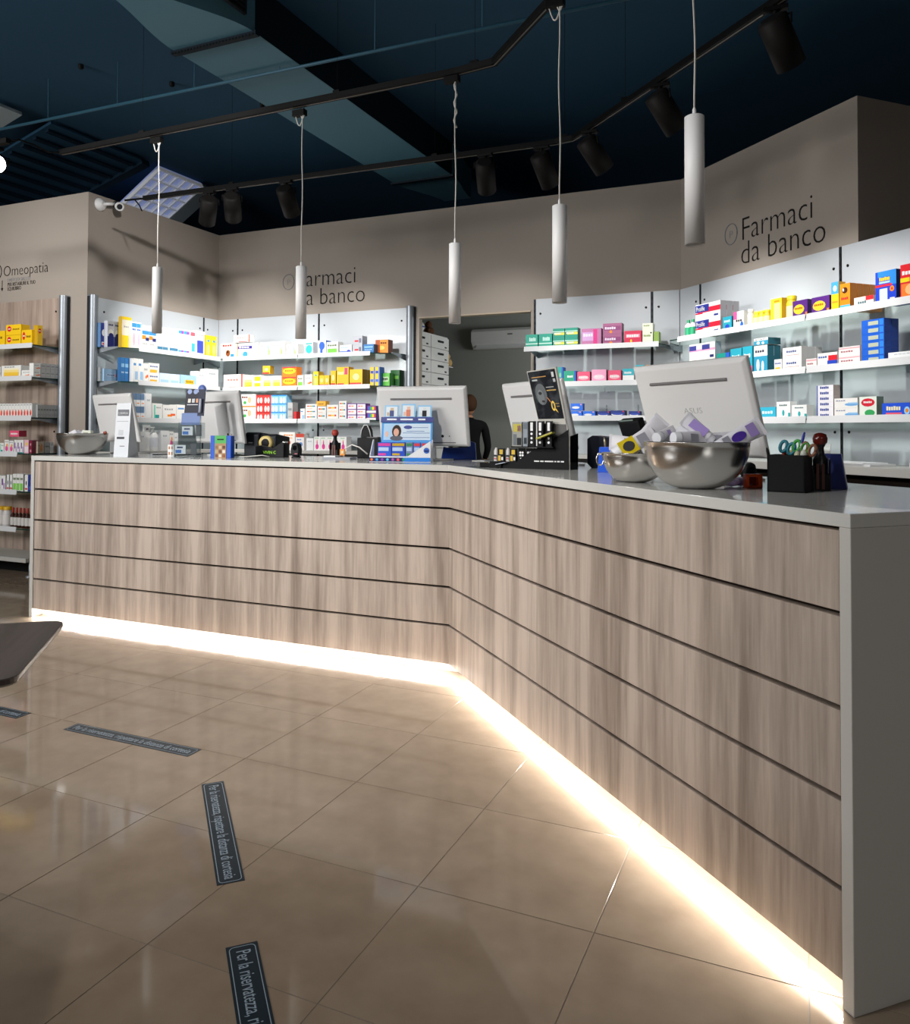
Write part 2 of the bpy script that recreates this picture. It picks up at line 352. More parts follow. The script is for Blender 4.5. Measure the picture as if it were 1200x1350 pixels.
# boards: five per leg, separated by dark grooves
lev = [.994, .8163, .6189, .4299, .2428, .0539]; gv = .0055
for i in range(5):
    z1 = lev[i] - (gv if i else .002); z0 = lev[i + 1] + (gv if i < 4 else 0)
    p0, p1 = mitre(.004), mitre(.03)
    b = MB(); b.prism([(-LL + .033, .004), (p0.x, p0.y), (p1.x, p1.y), (-LL + .033, .03)], z0, z1, M_WOOD); b.obj('front_board', counter, bevel=.0012, seg=1)
    b = MB()
    def loc(v): return (v.dot(Rt), v.dot(Rn))
    q0, q1 = loc(p0), loc(p1)
    b.prism([q0, (RL - .033, .004), (RL - .033, .03), q1], z0, z1, M_WOOD); b.obj('front_board', counter, (0, 0, 0), RRZ, bevel=.0012, seg=1)
# LED strips under the front edge
b = MB(); b.box(-LL + .04, -.01, .034, .044, .0455, .0525, M_LED); tag(b.obj('led_strip', counter), 'glowing LED strip under the left front')
b = MB(); b.box(.03, RL - .04, .034, .044, .0455, .0525, M_LED); tag(b.obj('led_strip', counter, (0, 0, 0), RRZ), 'glowing LED strip under the right front')
def led_light(p0, p1, n, power):  # the light the strip throws out over the floor
    c = (p0 + p1) / 2; d = (p1 - p0); l = bpy.data.lights.new('led_glow', 'AREA'); l.shape = 'RECTANGLE'; l.size = d.length; l.size_y = .006; l.energy = power; l.color = (1, .97, .92)
    o = bpy.data.objects.new('led_glow', l); COL.objects.link(o)
    z = -(n + Vector((0, 0, -.12))).normalized(); x = d.normalized(); y = z.cross(x)
    o.matrix_world = Matrix(((x.x, y.x, z.x, c.x), (x.y, y.y, z.y, c.y), (x.z, y.z, z.z, .049), (0, 0, 0, 1)))
led_light(Vector((CC.x - LL + .05, CC.y + .03, 0)), Vector((CC.x - .02, CC.y + .03, 0)), Vector((0, -1, 0)), 15)
q0 = CC + Vector((Rt.x, Rt.y, 0)) * .03 + Vector((Rn.x, Rn.y, 0)) * .03; q1 = CC + Vector((Rt.x, Rt.y, 0)) * (RL - .05) + Vector((Rn.x, Rn.y, 0)) * .03
led_light(q0, q1, Vector((-Rn.x, -Rn.y, 0)), 12)

def on(s_, b_, z=H):  # point on the right leg: s along the front, b back from it
    return Vector((CC.x + Rt.x * s_ + Rn.x * b_, CC.y + Rt.y * s_ + Rn.y * b_, z))

# ------------------------------------------------------------------ shelving
def post(root, s, wide=False):
    b = MB()
    if wide:
        b.lathe([(.035, 0), (.035, PT + .01)], M_ALU, 16, (s, -.035, 0)); b.box(s - .034, s + .034, -.035, -.001, 0, PT + .01, M_ALU)
        for k in (-1, 1): b.box(s + k * .036 - .003, s + k * .036 + .003, -.03, -.005, .02, PT, M_ALUD)
        b.obj('upright_post', root)
    else:
        b.box(s - .008, s + .008, -.021, -.0205 + .02, .02, PT - .002, M_ALUD)
        b.obj('upright_post', root)
    sl = MB(); z = .1
    while z < PT - .05 and not wide:
        if True: sl.box(s - .003, s + .003, -.0222, -.0205, z, z + .022, M_BLACK)
        z += .05
    if not wide: tag(sl.obj('slot_row', root), kind='stuff')
def panel(root, s0, s1, z0, z1, m):
    b = MB(); b.box(s0, s1, -.018, -.001, z0, z1, m); b.obj('back_panel', root, bevel=.001, seg=1)
def screw(root, s, z):
    b = MB(); b.lathe([(.009, 0), (.009, .003), (.005, .005)], M_BLKP, 10, (s, -.018, z), (0, -1, 0)); b.obj('screw_cap', root)
def shelf(root, outline, zs, lip, wood=False):
    b = MB(); b.prism([(x, -y) for x, y in outline][::-1], zs - .02, zs - .012, M_GLASS if not wood else M_WOODS)
    n = len(outline)
    sh = b.obj('shelf', root)
    e_ = MB()
    for i in range(n):
        (x0, y0), (x1, y1) = outline[i], outline[(i + 1) % n]
        if y0 > .02 or y1 > .02:
            d = Vector((x1 - x0, -(y1 - y0), 0))
            if d.length < 1e-4: continue
            nn = Vector((d.y, -d.x, 0)).normalized()
            e_.obox(((x0 + x1) / 2, -(y0 + y1) / 2, zs - .016), d, nn, (0, 0, 1), d.length / 2, .0012, .0042, M_GEDGE)
    e_.obj('glass_edge', sh)
    for a, bb, d in lip:
        l = MB(); l.xprism([(-d - .002, zs + .002), (-d - .006, zs + .002), (-d - .012, zs - .038), (-d - .008, zs - .038)], a, bb, M_STRIP)
        l.obj('price_strip', sh)
    for a, bb, d in lip[:1] if lip else []:
        for xx in (outline[0][0] + .02, outline[-1][0] - .02):
            k = MB()
            k.add([(xx, -.002, zs - .012), (xx, -.28, zs - .012), (xx, -.28, zs - .022), (xx, -.002, zs - .07),
                   (xx + .003, -.002, zs - .012), (xx + .003, -.28, zs - .012), (xx + .003, -.28, zs - .022), (xx + .003, -.002, zs - .07)],
                  [(0, 1, 2, 3), (7, 6, 5, 4), (0, 4, 5, 1), (1, 5, 6, 2), (2, 6, 7, 3), (3, 7, 4, 0)], M_ALU)
            k.obj('bracket', root)
def unit(w, label, name='shelving_unit'):
    o, rz = WF[w]; return thing(name, label, 'shelving', o, rz)
ZD = [1.90, 1.635, 1.307, 1.013, .703, .40]
uD = unit('D', 'oak-backed shelving unit with glass shelves at far left')
panel(uD, -7.6, -5.765, .16, PT, M_WOODS); post(uD, -5.72, True); screw(uD, -5.83, 2.2); screw(uD, -5.83, 1.18)
for z in ZD: shelf(uD, [(-7.6, 0), (-7.6, .3), (-5.745, .3), (-5.765, 0)], z, [(-7.6, -5.745 if z > 1.2 else -5.9, .3)])
b = MB(); b.box(-7.6, -5.74, -.34, 0, .125, .16, M_SOLIDV); b.obj('base_shelf', uD, bevel=.002)
b = MB(); b.box(-7.6, -5.78, -.12, -.02, .0, .125, M_BLKP); b.obj('plinth', uD)
b = MB(); b.lathe([(.03, 0), (.03, .008), (.008, .014), (.008, .125)], M_ALU, 12, (-5.78, -.27, 0)); b.obj('levelling_foot', uD)
uA = unit('A', 'white shelving unit on the left side wall')
panel(uA, .075, 1.375, .2, PT, M_PANEL); panel(uA, 1.395, 1.60, .2, PT, M_PANEL); post(uA, .037, True); post(uA, 1.385); 
for s_, z in ((.16, 2.2), (1.33, 2.2), (1.44, 2.2), (.16, 1.2)): screw(uA, s_, z)
for z in (1.90, 1.615, 1.298): shelf(uA, [(.05, 0), (.06, .1), (.13, .25), (.25, .32), (1.27, .32), (1.27, 0)], z, [(.25, 1.27, .32)])
b = MB(); b.box(.05, 1.28, -.34, 0, .985, 1.015, M_SOLIDV); b.obj('base_shelf', uA, bevel=.002)
uB = unit('B', 'white shelving unit left of the doorway')
panel(uB, -5.47, -5.24, .2, PT, M_PANEL); panel(uB, -5.22, -4.273, .2, PT, M_PANEL); panel(uB, -4.253, -3.32, .2, PT, M_PANEL)
post(uB, -5.23); post(uB, -4.263); post(uB, -3.275, True)
for s_ in (-5.29, -5.17, -4.32, -4.20, -3.37): screw(uB, s_, 2.2)
for s_ in (-4.32, -4.20): screw(uB, s_, 1.2)
for z in (1.90, 1.608, 1.303): shelf(uB, [(-5.47, 0), (-5.47, .325), (-3.52, .32), (-3.40, .25), (-3.32, .1), (-3.31, 0)], z, [(-5.15, -4.29, .32), (-4.28, -3.52, .32)])
b = MB(); b.box(-5.1, -3.33, -.34, 0, .985, 1.015, M_SOLIDV); b.obj('base_shelf', uB, bevel=.002)
uR = unit('R', 'short white shelving unit right of the doorway')
panel(uR, -2.09, -1.132, .2, PT, M_PANEL); panel(uR, -1.112, -.91, .2, PT, M_PANEL); post(uR, -2.10); post(uR, -1.122)
for s_ in (-2.05, -1.17, -1.07): screw(uR, s_, 2.19)
for z in (1.88, 1.592, 1.32): shelf(uR, [(-2.09, 0), (-2.09, .32), (-1.02, .32), (-.93, .02)], z, [(-2.09, -1.02, .32)])
b = MB(); b.box(-2.09, -1.03, -.34, 0, .985, 1.015, M_SOLIDV); b.obj('base_shelf', uR, bevel=.002)
uC = unit('C', 'long white shelving unit on the angled right wall')
panel(uC, .01, .25, .2, PT, M_PANEL); panel(uC, .27, 1.565, .2, PT, M_PANEL); panel(uC, 1.585, 2.9, .2, PT, M_PANEL); post(uC, .26); post(uC, 1.575); post(uC, 2.9)
for s_ in (.21, .31, 1.525, 1.63): screw(uC, s_, 2.19); 
for s_ in (1.525, 1.63): screw(uC, s_, 1.2)
for z in (1.885, 1.58, 1.29): shelf(uC, [(.02, .02), (.14, .20), (.30, .32), (2.95, .32), (2.95, 0)], z, [(.40, 1.61, .32), (1.62, 2.95, .32)])
b = MB(); b.box(.3, 2.95, -.42, 0, .975, 1.02, M_SOLIDV); b.obj('base_shelf', uC, bevel=.002)
b = MB(); b.box(.4, 2.95, -.36, -.02, .1, .95, M_GAP); b.obj('base_cabinet', uC)
# corner glass linking the two right-hand shelf runs
for z in (1.885, 1.58):
    pass

# ------------------------------------------------------------------ products on the shelves
WH, NV, BL, LB, RD, YE, OR, GR, TE, PK, PU, GY, DK = '#e9e9e6', '#1d2a72', '#1f62c4', '#9cc3e6', '#d8232f', '#f4cf1d', '#ef8a1e', '#3fae4d', '#129b9b', '#e5589a', '#6a2c91', '#a9abac', '#222226'
def txt(u0, v, u1, h, c, n=4):  # a row of small printed strokes
    w = (u1 - u0) / n
    return [('r', u0 + i * w, v, u0 + i * w + w * .78, v + h * (1 if i % 3 else 1.15), c) for i in range(n)]
STY = {
 'yr': ('#f3c715', None, [('o', .22, .62, .14, .26, RD), ('r', .14, .58, .3, .66, WH), ('r', 0, 0, 1, .05, '#d9a800')] + txt(.45, .5, .9, .12, '#8a6a00', 4)),
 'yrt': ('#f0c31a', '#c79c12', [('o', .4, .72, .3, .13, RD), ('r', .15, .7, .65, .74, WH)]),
 'w_yel': (WH, None, [('r', .12, .06, .9, .2, '#eeb01c'), ('r', .12, .2, .9, .45, '#f3c63f'), ('r', .12, .45, .9, .65, '#f7dd8a'), ('r', .12, .65, .9, .78, '#f5ebc6')] + txt(.15, .84, .7, .08, GY)),
 'w_yel2': (WH, None, [('r', .1, .1, .9, .4, YE), ('r', .1, .55, .9, .9, YE)]),
 'w_or': (WH, None, [('r', .35, .22, .7, .36, OR), ('r', .6, .28, .95, .42, '#ee5a1c')] + txt(.12, .65, .8, .1, GY)),
 'w_orfoot': (WH, None, [('r', 0, 0, 1, .1, OR), ('o', .6, .55, .12, .25, '#e8b48a')] + txt(.1, .7, .5, .12, '#7a3a2a', 3) + [('o', .3, .35, .1, .12, GR)]),
 'w_orbig': (WH, None, [('o', .62, .42, .12, .12, '#ee5a2c'), ('r', .3, .62, .85, .72, '#f4c6a0')] + txt(.3, .8, .9, .06, OR)),
 'w_orblue': (WH, None, [('r', 0, .42, .55, .58, OR), ('r', .5, .36, 1, .5, NV), ('r', 0, .62, 1, .78, '#3d8fd6')] + txt(.1, .2, .8, .06, GY)),
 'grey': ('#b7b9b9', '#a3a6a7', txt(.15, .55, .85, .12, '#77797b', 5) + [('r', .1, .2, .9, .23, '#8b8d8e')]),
 'grey_red': ('#b9bcc4', None, [('r', .2, .3, .6, .5, RD), ('r', .65, .2, .9, .7, '#6e7688')]),
 'grey_navy': ('#c9cdd6', None, [('r', 0, 0, 1, .42, NV), ('o', .5, .55, .38, .14, WH), ('o', .55, .45, .38, .1, NV)] + txt(.15, .82, .85, .06, NV)),
 'w_flame': (WH, None, [('o', .5, .32, .3, .2, '#e8352a'), ('o', .5, .45, .16, .14, '#ee5a2c'), ('r', .2, .86, .8, .93, GY)]),
 'w_teal': (WH, None, [('r', .3, .1, .7, .3, TE), ('r', .15, .0, .3, .9, '#6fcfb5')] + txt(.4, .7, .9, .08, GY, 3)),
 'w_tealband': (WH, None, [('o', .5, .45, .42, .33, '#2fc1b4'), ('r', .1, .82, .9, .92, TE)]),
 'w_pink': (WH, None, [('o', .5, .35, .34, .22, PK), ('o', .6, .6, .2, .12, '#f2a05a')] + txt(.1, .82, .9, .07, GY, 3)),
 'w_pink2': ('#efe6e4', None, [('r', 0, .75, 1, .9, '#eda9b0')] + txt(.1, .4, .7, .15, '#a3656e', 5)),
 'w_pinkblue': (WH, None, [('r', 0, .55, .35, 1, PK), ('o', .8, .2, .15, .2, BL)] + txt(.25, .4, .85, .12, DK, 3)),
 'w_bluepink': (WH, None, [('r', 0, .8, 1, .95, '#3d9bd6'), ('o', .45, .35, .22, .25, '#f2b8cc')] + txt(.1, .68, .8, .06, BL, 3)),
 'w_pur': (WH, None, [('r', .15, .35, .45, .8, PU), ('r', .55, .1, .85, .5, '#b08ac6'), ('r', 0, 0, 1, .08, TE)]),
 'w_navy': (WH, None, [('r', 0, 0, .2, 1, '#1b2440'), ('o', .6, .5, .14, .14, '#1b2440'), ('r', .3, .1, .9, .2, RD)]),
 'w_grn': (WH, None, [('r', .1, .05, .9, .45, '#7ed24a')] + txt(.1, .65, .9, .12, '#667a55', 4)),
 'w_lime': ('#e9ecd9', None, txt(.12, .85, .7, .06, '#8aa05a', 5) + txt(.12, .35, .8, .08, '#8aa05a', 5) + [('r', .75, .5, .9, .56, DK)]),
 'w_brown': (WH, None, [('o', .52, .35, .16, .22, '#8a4a24'), ('o', .5, .42, .06, .08, '#2a1a10'), ('r', .7, .05, .95, .3, '#2f8fd8')] + txt(.15, .8, .8, .1, RD, 4)),
 'w_purband': (WH, None, [('r', .05, .62, .72, .82, '#3a2a8c'), ('o', .4, .25, .12, .2, '#3d9bd6'), ('r', .02, .0, .06, 1, OR)] + txt(.12, .68, .6, .08, WH, 4)),
 'w_rain': (WH, None, [('r', .62, .1, .68, .75, '#5ab4e6'), ('r', .68, .12, .74, .6, '#f2d02a'), ('r', .74, .15, .8, .45, '#5bbf6a')] + txt(.1, .7, .5, .1, GY, 3)),
 'w_bluebear': (WH, '#2a62c0', [('o', .5, .62, .35, .3, '#2560c8'), ('r', .3, .0, .6, .4, '#2560c8')]),
 'w_bluefoot': (WH, None, [('r', 0, 0, 1, .2, '#3f7c9e')] + txt(.15, .75, .8, .06, GY, 3)),
 'w_bluefoot2': (WH, None, [('r', 0, 0, .95, .3, '#1f6be0'), ('o', .75, .25, .16, .2, '#1f3cc0')] + txt(.1, .65, .7, .12, LB, 4)),
 'w_bluebox': (WH, None, [('r', .1, .12, .85, .62, '#3347b8'), ('r', 0, 0, 1, .08, OR)] + txt(.1, .8, .9, .07, GY, 4)),
 'w_bp': (WH, None, [('r', 0, .82, .5, .95, '#2a9fd0'), ('r', .5, .82, 1, .95, '#9a4ab0'), ('r', 0, .05, .5, .15, '#2a9fd0'), ('r', .5, .05, 1, .15, '#9a4ab0')] + txt(.15, .5, .8, .05, GY, 4)),
 'w_red': (WH, None, [('r', .1, .8, .9, .95, '#d85a6a'), ('r', .3, .15, .9, .5, '#38b0c0')]),
 'w_redline': (WH, None, [('r', .3, .03, .85, .14, RD), ('r', .92, .0, 1, 1, '#d85a48')] + txt(.2, .55, .8, .12, '#d88a80', 4)),
 'w_red2': (WH, None, [('r', .6, .6, 1, 1, RD)] + txt(.2, .35, .65, .22, '#4a6a70', 4)),
 'w_redblue': (WH, None, [('r', .55, .45, 1, .8, RD), ('r', .5, .1, 1, .45, '#2747b8')] + txt(.05, .65, .5, .12, '#4a66a8', 4)),
 'w_blue': (WH, None, [('r', .4, .1, .95, .45, LB), ('r', .1, .7, .6, .8, '#4a8fd0')]),
 'w_multi': (WH, None, [('r', .12, .5, .3, .72, RD), ('r', .32, .5, .48, .72, OR), ('r', .5, .5, .66, .72, '#3fae4d'), ('r', .68, .5, .84, .72, BL), ('r', .1, .1, .6, .2, '#f2c0a0')]),
 'w_multi2': (WH, None, [('r', .12, .5, .4, .72, OR), ('r', .42, .5, .66, .72, YE), ('r', .68, .5, .84, .72, RD), ('r', .1, .1, .9, .2, '#f2d9b0')]),
 'w_fig': ('#f1eeee', None, [('o', .5, .28, .26, .2, '#e53f98'), ('r', .42, .3, .58, .68, '#d8358e'), ('o', .5, .72, .09, .07, '#e5b090')] + txt(.12, .86, .75, .05, GR, 4)),
 'w_tealpic': (WH, '#2a6d80', [('r', 0, 0, 1, .62, '#2d93b5'), ('o', .3, .3, .12, .22, '#e0e8e8'), ('o', .65, .25, .1, .2, '#e0e8e8')] + txt(.1, .75, .8, .08, '#30364a', 4)),
 'w_gline': (WH, '#c9c9c9', [('r', .1, .3, .9, .34, '#b98a8a')] + txt(.2, .55, .75, .16, '#4a5a90', 5)),
 'w_blueline': ('#eceaf0', '#b7a9a5', [('r', 0, 0, .06, 1, '#4a5ab0')] + txt(.2, .35, .75, .4, '#2a3f90', 5)),
 'w_wave': ('#e9e7e4', None, [('o', .75, .35, .3, .16, '#6fa6d8'), ('r', .6, .42, 1, .55, '#9cc3e6')] + txt(.08, .7, .5, .1, '#8a8fa8', 4)),
 'w_drop': ('#eceeee', None, [('o', .5, .35, .09, .18, '#2aa5a8'), ('r', .85, .0, 1, .35, '#2aa5a8')] + txt(.2, .75, .8, .08, '#4a6a6a', 5)),
 'w_yelfoot': (WH, None, [('r', .1, .05, .8, .35, '#efb52c')] + txt(.1, .6, .9, .12, '#5a6aa0', 4)),
 'white': ('#e9ebec', None, txt(.2, .7, .75, .07, '#aab4bd', 4)),
 'pinkb': ('#e6b6c6', None, [('o', .5, .7, .25, .12, '#efd04a'), ('r', .1, .1, .9, .5, '#efe0e6')]),
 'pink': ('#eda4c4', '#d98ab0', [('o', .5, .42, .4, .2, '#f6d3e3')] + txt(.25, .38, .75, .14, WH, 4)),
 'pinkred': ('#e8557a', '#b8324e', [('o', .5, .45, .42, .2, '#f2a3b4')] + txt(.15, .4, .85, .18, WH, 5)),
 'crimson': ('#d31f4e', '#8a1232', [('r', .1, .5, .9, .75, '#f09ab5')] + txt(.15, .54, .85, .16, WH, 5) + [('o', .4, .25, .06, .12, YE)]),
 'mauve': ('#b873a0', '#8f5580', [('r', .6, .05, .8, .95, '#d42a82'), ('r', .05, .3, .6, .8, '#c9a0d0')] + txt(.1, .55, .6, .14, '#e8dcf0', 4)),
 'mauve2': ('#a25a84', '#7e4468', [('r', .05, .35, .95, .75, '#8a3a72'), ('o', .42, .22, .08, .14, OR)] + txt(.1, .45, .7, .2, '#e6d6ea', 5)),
 'dred': ('#7d1c38', None, [('o', .5, .7, .2, .1, '#d8a0a8'), ('r', .2, .1, .8, .3, '#c88a94')]),
 'red': ('#c9282c', None, []),
 'red_w': ('#e9e4e2', None, [('r', 0, .78, 1, 1, '#c8402c'), ('o', .6, .35, .25, .14, '#5a86c8')] + txt(.15, .6, .7, .07, '#5a86c8', 4)),
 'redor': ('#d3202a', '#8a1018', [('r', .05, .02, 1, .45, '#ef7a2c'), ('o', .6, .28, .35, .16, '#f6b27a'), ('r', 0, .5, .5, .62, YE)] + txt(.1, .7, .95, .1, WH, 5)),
 'red_peak': ('#df3a34', None, [('o', .3, .35, .16, .35, WH), ('o', .7, .35, .16, .35, WH), ('r', .0, .85, 1, 1, '#b01c1c')]),
 'blue_peak': ('#8cc4ea', None, [('o', .3, .35, .16, .35, WH), ('o', .7, .35, .16, .35, WH), ('r', .0, .85, 1, 1, '#2f8fd8')]),
 'beige': ('#c3b2a0', None, txt(.2, .6, .8, .08, '#8a7a68', 3)),
 'beige_or': ('#c7b9a9', None, [('o', .35, .45, .3, .35, '#d98a3c')]),
 'navy_red': ('#22338f', None, [('r', .15, .08, .85, .22, '#e6e2e2'), ('r', .3, .1, .7, .18, RD), ('o', .5, .6, .34, .14, WH)]),
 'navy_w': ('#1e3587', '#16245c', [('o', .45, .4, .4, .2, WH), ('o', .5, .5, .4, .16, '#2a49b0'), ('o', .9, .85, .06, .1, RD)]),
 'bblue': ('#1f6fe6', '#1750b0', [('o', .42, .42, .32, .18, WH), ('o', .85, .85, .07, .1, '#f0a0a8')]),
 'dblue': ('#23388f', None, [('r', .1, .1, .9, .3, '#4a62c0')]),
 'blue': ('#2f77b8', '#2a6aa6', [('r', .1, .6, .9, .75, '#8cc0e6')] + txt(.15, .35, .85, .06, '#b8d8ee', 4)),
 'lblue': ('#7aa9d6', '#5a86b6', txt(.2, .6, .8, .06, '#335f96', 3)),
 'lbluepack': ('#a9cdeb', None, [('r', .15, .4, .85, .62, '#c9def2'), ('o', .75, .5, .1, .14, '#ecb0b4')] + txt(.2, .48, .65, .09, '#5a7ab0', 4)),
 'pblue': ('#cfe0f2', None, [('r', .1, .1, .9, .4, '#a8cdec')]),
 'lb_yel': ('#a5cdee', None, [('r', .3, .15, .85, .55, '#eebb1c')] + txt(.35, .3, .8, .12, '#8a6a00', 5)),
 'slate': ('#5f7d9e', None, [('r', 0, 0, 1, .5, '#e6e8ea'), ('r', .2, .2, .7, .28, OR)]),
 'bluegrn': ('#2a62c8', None, [('r', .0, .35, .7, 1, '#1e9a8e'), ('o', .5, .5, .2, .16, '#7ac88a')]),
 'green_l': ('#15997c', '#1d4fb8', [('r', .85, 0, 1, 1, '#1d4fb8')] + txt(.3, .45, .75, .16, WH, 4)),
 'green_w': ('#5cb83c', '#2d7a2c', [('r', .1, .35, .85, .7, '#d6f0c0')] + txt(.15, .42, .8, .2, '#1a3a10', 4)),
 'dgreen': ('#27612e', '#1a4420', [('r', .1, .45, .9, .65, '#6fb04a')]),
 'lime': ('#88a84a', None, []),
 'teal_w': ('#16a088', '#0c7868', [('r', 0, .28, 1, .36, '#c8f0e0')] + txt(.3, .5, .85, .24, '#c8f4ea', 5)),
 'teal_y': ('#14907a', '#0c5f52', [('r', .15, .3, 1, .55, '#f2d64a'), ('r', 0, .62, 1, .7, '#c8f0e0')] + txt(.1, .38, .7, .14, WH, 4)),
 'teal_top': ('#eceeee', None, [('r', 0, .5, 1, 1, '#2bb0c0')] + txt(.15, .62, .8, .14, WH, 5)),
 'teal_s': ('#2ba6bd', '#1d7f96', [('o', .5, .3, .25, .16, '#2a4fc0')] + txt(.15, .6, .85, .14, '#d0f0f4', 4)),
 'cyan_w': ('#37b2d0', None, [('r', 0, 0, 1, .2, WH)] + txt(.15, .45, .85, .2, '#d8f2f8', 4)),
 'pinkteal': ('#2ba6bd', None, [('r', .1, 0, 1, .3, PK)] + txt(.15, .6, .85, .12, WH, 4)),
 'pinkline': (WH, '#a9bcc0', [('r', 0, .55, 1, .68, '#f2a3c4'), ('r', 0, .62, .28, .9, '#3a3f8c'), ('r', .5, .62, .8, .9, '#3a3f8c'), ('r', .8, .15, .95, .3, '#2a2f6c')]),
 'pr': ('#efefef', '#b7b3b7', [('r', .1, .42, 1, .74, '#d6203a'), ('r', 0, .48, .55, .95, '#28348c'), ('r', 0, .36, .3, .46, '#d6203a'), ('r', .75, .1, .92, .22, '#28348c')]),
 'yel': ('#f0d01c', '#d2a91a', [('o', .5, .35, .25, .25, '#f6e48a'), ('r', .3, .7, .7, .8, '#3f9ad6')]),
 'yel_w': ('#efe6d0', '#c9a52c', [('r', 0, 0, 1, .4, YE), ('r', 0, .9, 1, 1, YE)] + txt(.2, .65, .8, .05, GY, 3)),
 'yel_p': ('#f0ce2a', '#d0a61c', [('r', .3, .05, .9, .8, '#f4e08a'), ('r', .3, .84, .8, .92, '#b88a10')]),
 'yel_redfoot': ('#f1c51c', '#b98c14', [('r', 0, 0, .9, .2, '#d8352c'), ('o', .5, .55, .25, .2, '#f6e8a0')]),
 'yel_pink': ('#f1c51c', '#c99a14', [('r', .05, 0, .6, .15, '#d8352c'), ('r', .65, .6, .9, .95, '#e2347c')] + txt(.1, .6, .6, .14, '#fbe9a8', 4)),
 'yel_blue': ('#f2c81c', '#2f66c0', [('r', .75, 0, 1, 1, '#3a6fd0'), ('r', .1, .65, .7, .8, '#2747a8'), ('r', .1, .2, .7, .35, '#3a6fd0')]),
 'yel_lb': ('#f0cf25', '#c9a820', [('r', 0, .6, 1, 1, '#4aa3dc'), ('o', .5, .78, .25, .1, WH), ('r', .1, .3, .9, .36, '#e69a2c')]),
 'yel_or': ('#f2b234', None, txt(.2, .3, .8, .2, '#8a5a10', 4)),
 'or_yel': ('#ef7f1c', None, [('o', .5, .6, .45, .3, YE), ('r', 0, .9, 1, 1, RD)] + txt(.2, .55, .8, .14, '#c86a10', 4)),
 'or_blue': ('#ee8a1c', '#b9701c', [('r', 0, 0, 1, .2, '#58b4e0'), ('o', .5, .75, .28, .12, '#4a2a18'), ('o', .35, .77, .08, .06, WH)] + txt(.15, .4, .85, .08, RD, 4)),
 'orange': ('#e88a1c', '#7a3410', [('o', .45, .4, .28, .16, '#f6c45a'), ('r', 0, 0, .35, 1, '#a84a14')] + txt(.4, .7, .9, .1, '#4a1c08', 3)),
 'pur_w': ('#eee9f0', '#7a3a9a', [('r', 0, .85, 1, 1, '#6a2c91'), ('r', 0, 0, .06, 1, '#6a2c91'), ('r', .15, .4, .4, .6, '#ef5aa0'), ('r', .45, .4, .7, .6, '#f0a030')]),
 'pur_rain': ('#6a2c91', None, [('r', .2, .4, .4, .85, BL), ('r', .4, .4, .6, .85, GR), ('r', .6, .4, .8, .85, YE), ('r', .8, .4, .95, .85, RD), ('r', 0, 0, 1, .3, WH)]),
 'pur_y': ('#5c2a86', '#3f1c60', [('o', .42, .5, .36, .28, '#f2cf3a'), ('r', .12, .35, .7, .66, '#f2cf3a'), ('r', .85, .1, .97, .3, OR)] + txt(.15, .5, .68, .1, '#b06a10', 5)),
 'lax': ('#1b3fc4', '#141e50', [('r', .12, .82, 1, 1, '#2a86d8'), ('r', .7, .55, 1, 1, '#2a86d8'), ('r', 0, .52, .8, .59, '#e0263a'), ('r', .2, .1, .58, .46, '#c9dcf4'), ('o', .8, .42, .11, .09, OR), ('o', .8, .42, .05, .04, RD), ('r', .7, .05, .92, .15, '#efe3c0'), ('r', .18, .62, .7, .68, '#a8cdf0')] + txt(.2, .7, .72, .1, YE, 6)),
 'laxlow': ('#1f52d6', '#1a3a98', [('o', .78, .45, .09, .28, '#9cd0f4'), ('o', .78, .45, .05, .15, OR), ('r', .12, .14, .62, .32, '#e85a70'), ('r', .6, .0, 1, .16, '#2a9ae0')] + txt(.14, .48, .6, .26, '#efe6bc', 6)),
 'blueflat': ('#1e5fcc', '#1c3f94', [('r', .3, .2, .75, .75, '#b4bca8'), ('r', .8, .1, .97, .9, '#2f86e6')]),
 'herb': ('#dfe6dc', '#6d7f70', [('o', .5, .72, .4, .2, '#cf2438'), ('o', .6, .22, .3, .16, '#35a05a')] + txt(.25, .69, .75, .08, WH, 5)),
}
BOT = {  # style: (profile fractions, body colour, cap colour, label colour)
 'syrup': ('#3a1c12', '#a8301c', '#d9d6d2'), 'jar': ('#dad6d4', '#e0b01c', '#e9e4e0'), 'jary': ('#e9c322', '#f0cf1a', '#f4e6a0'),
 'boty': ('#eccb25', '#f2d222', '#f7eeb0'), 'greenbot': ('#e4e8e4', '#1f8f62', '#2aa070'), 'jarp': ('#dcd6c4', '#e8e2d0', '#e6dfc8'),
 'tubew': ('#e9eaea', '#f0f0ee', '#c9ced2'), 'pump': ('#eceded', '#e6e6e4', '#dfe3ea')}
PMAT = {}
def pm(c):
    if c not in PMAT: PMAT[c] = mat('printed_card_' + c.strip('#'), c, .42)
    return PMAT[c]
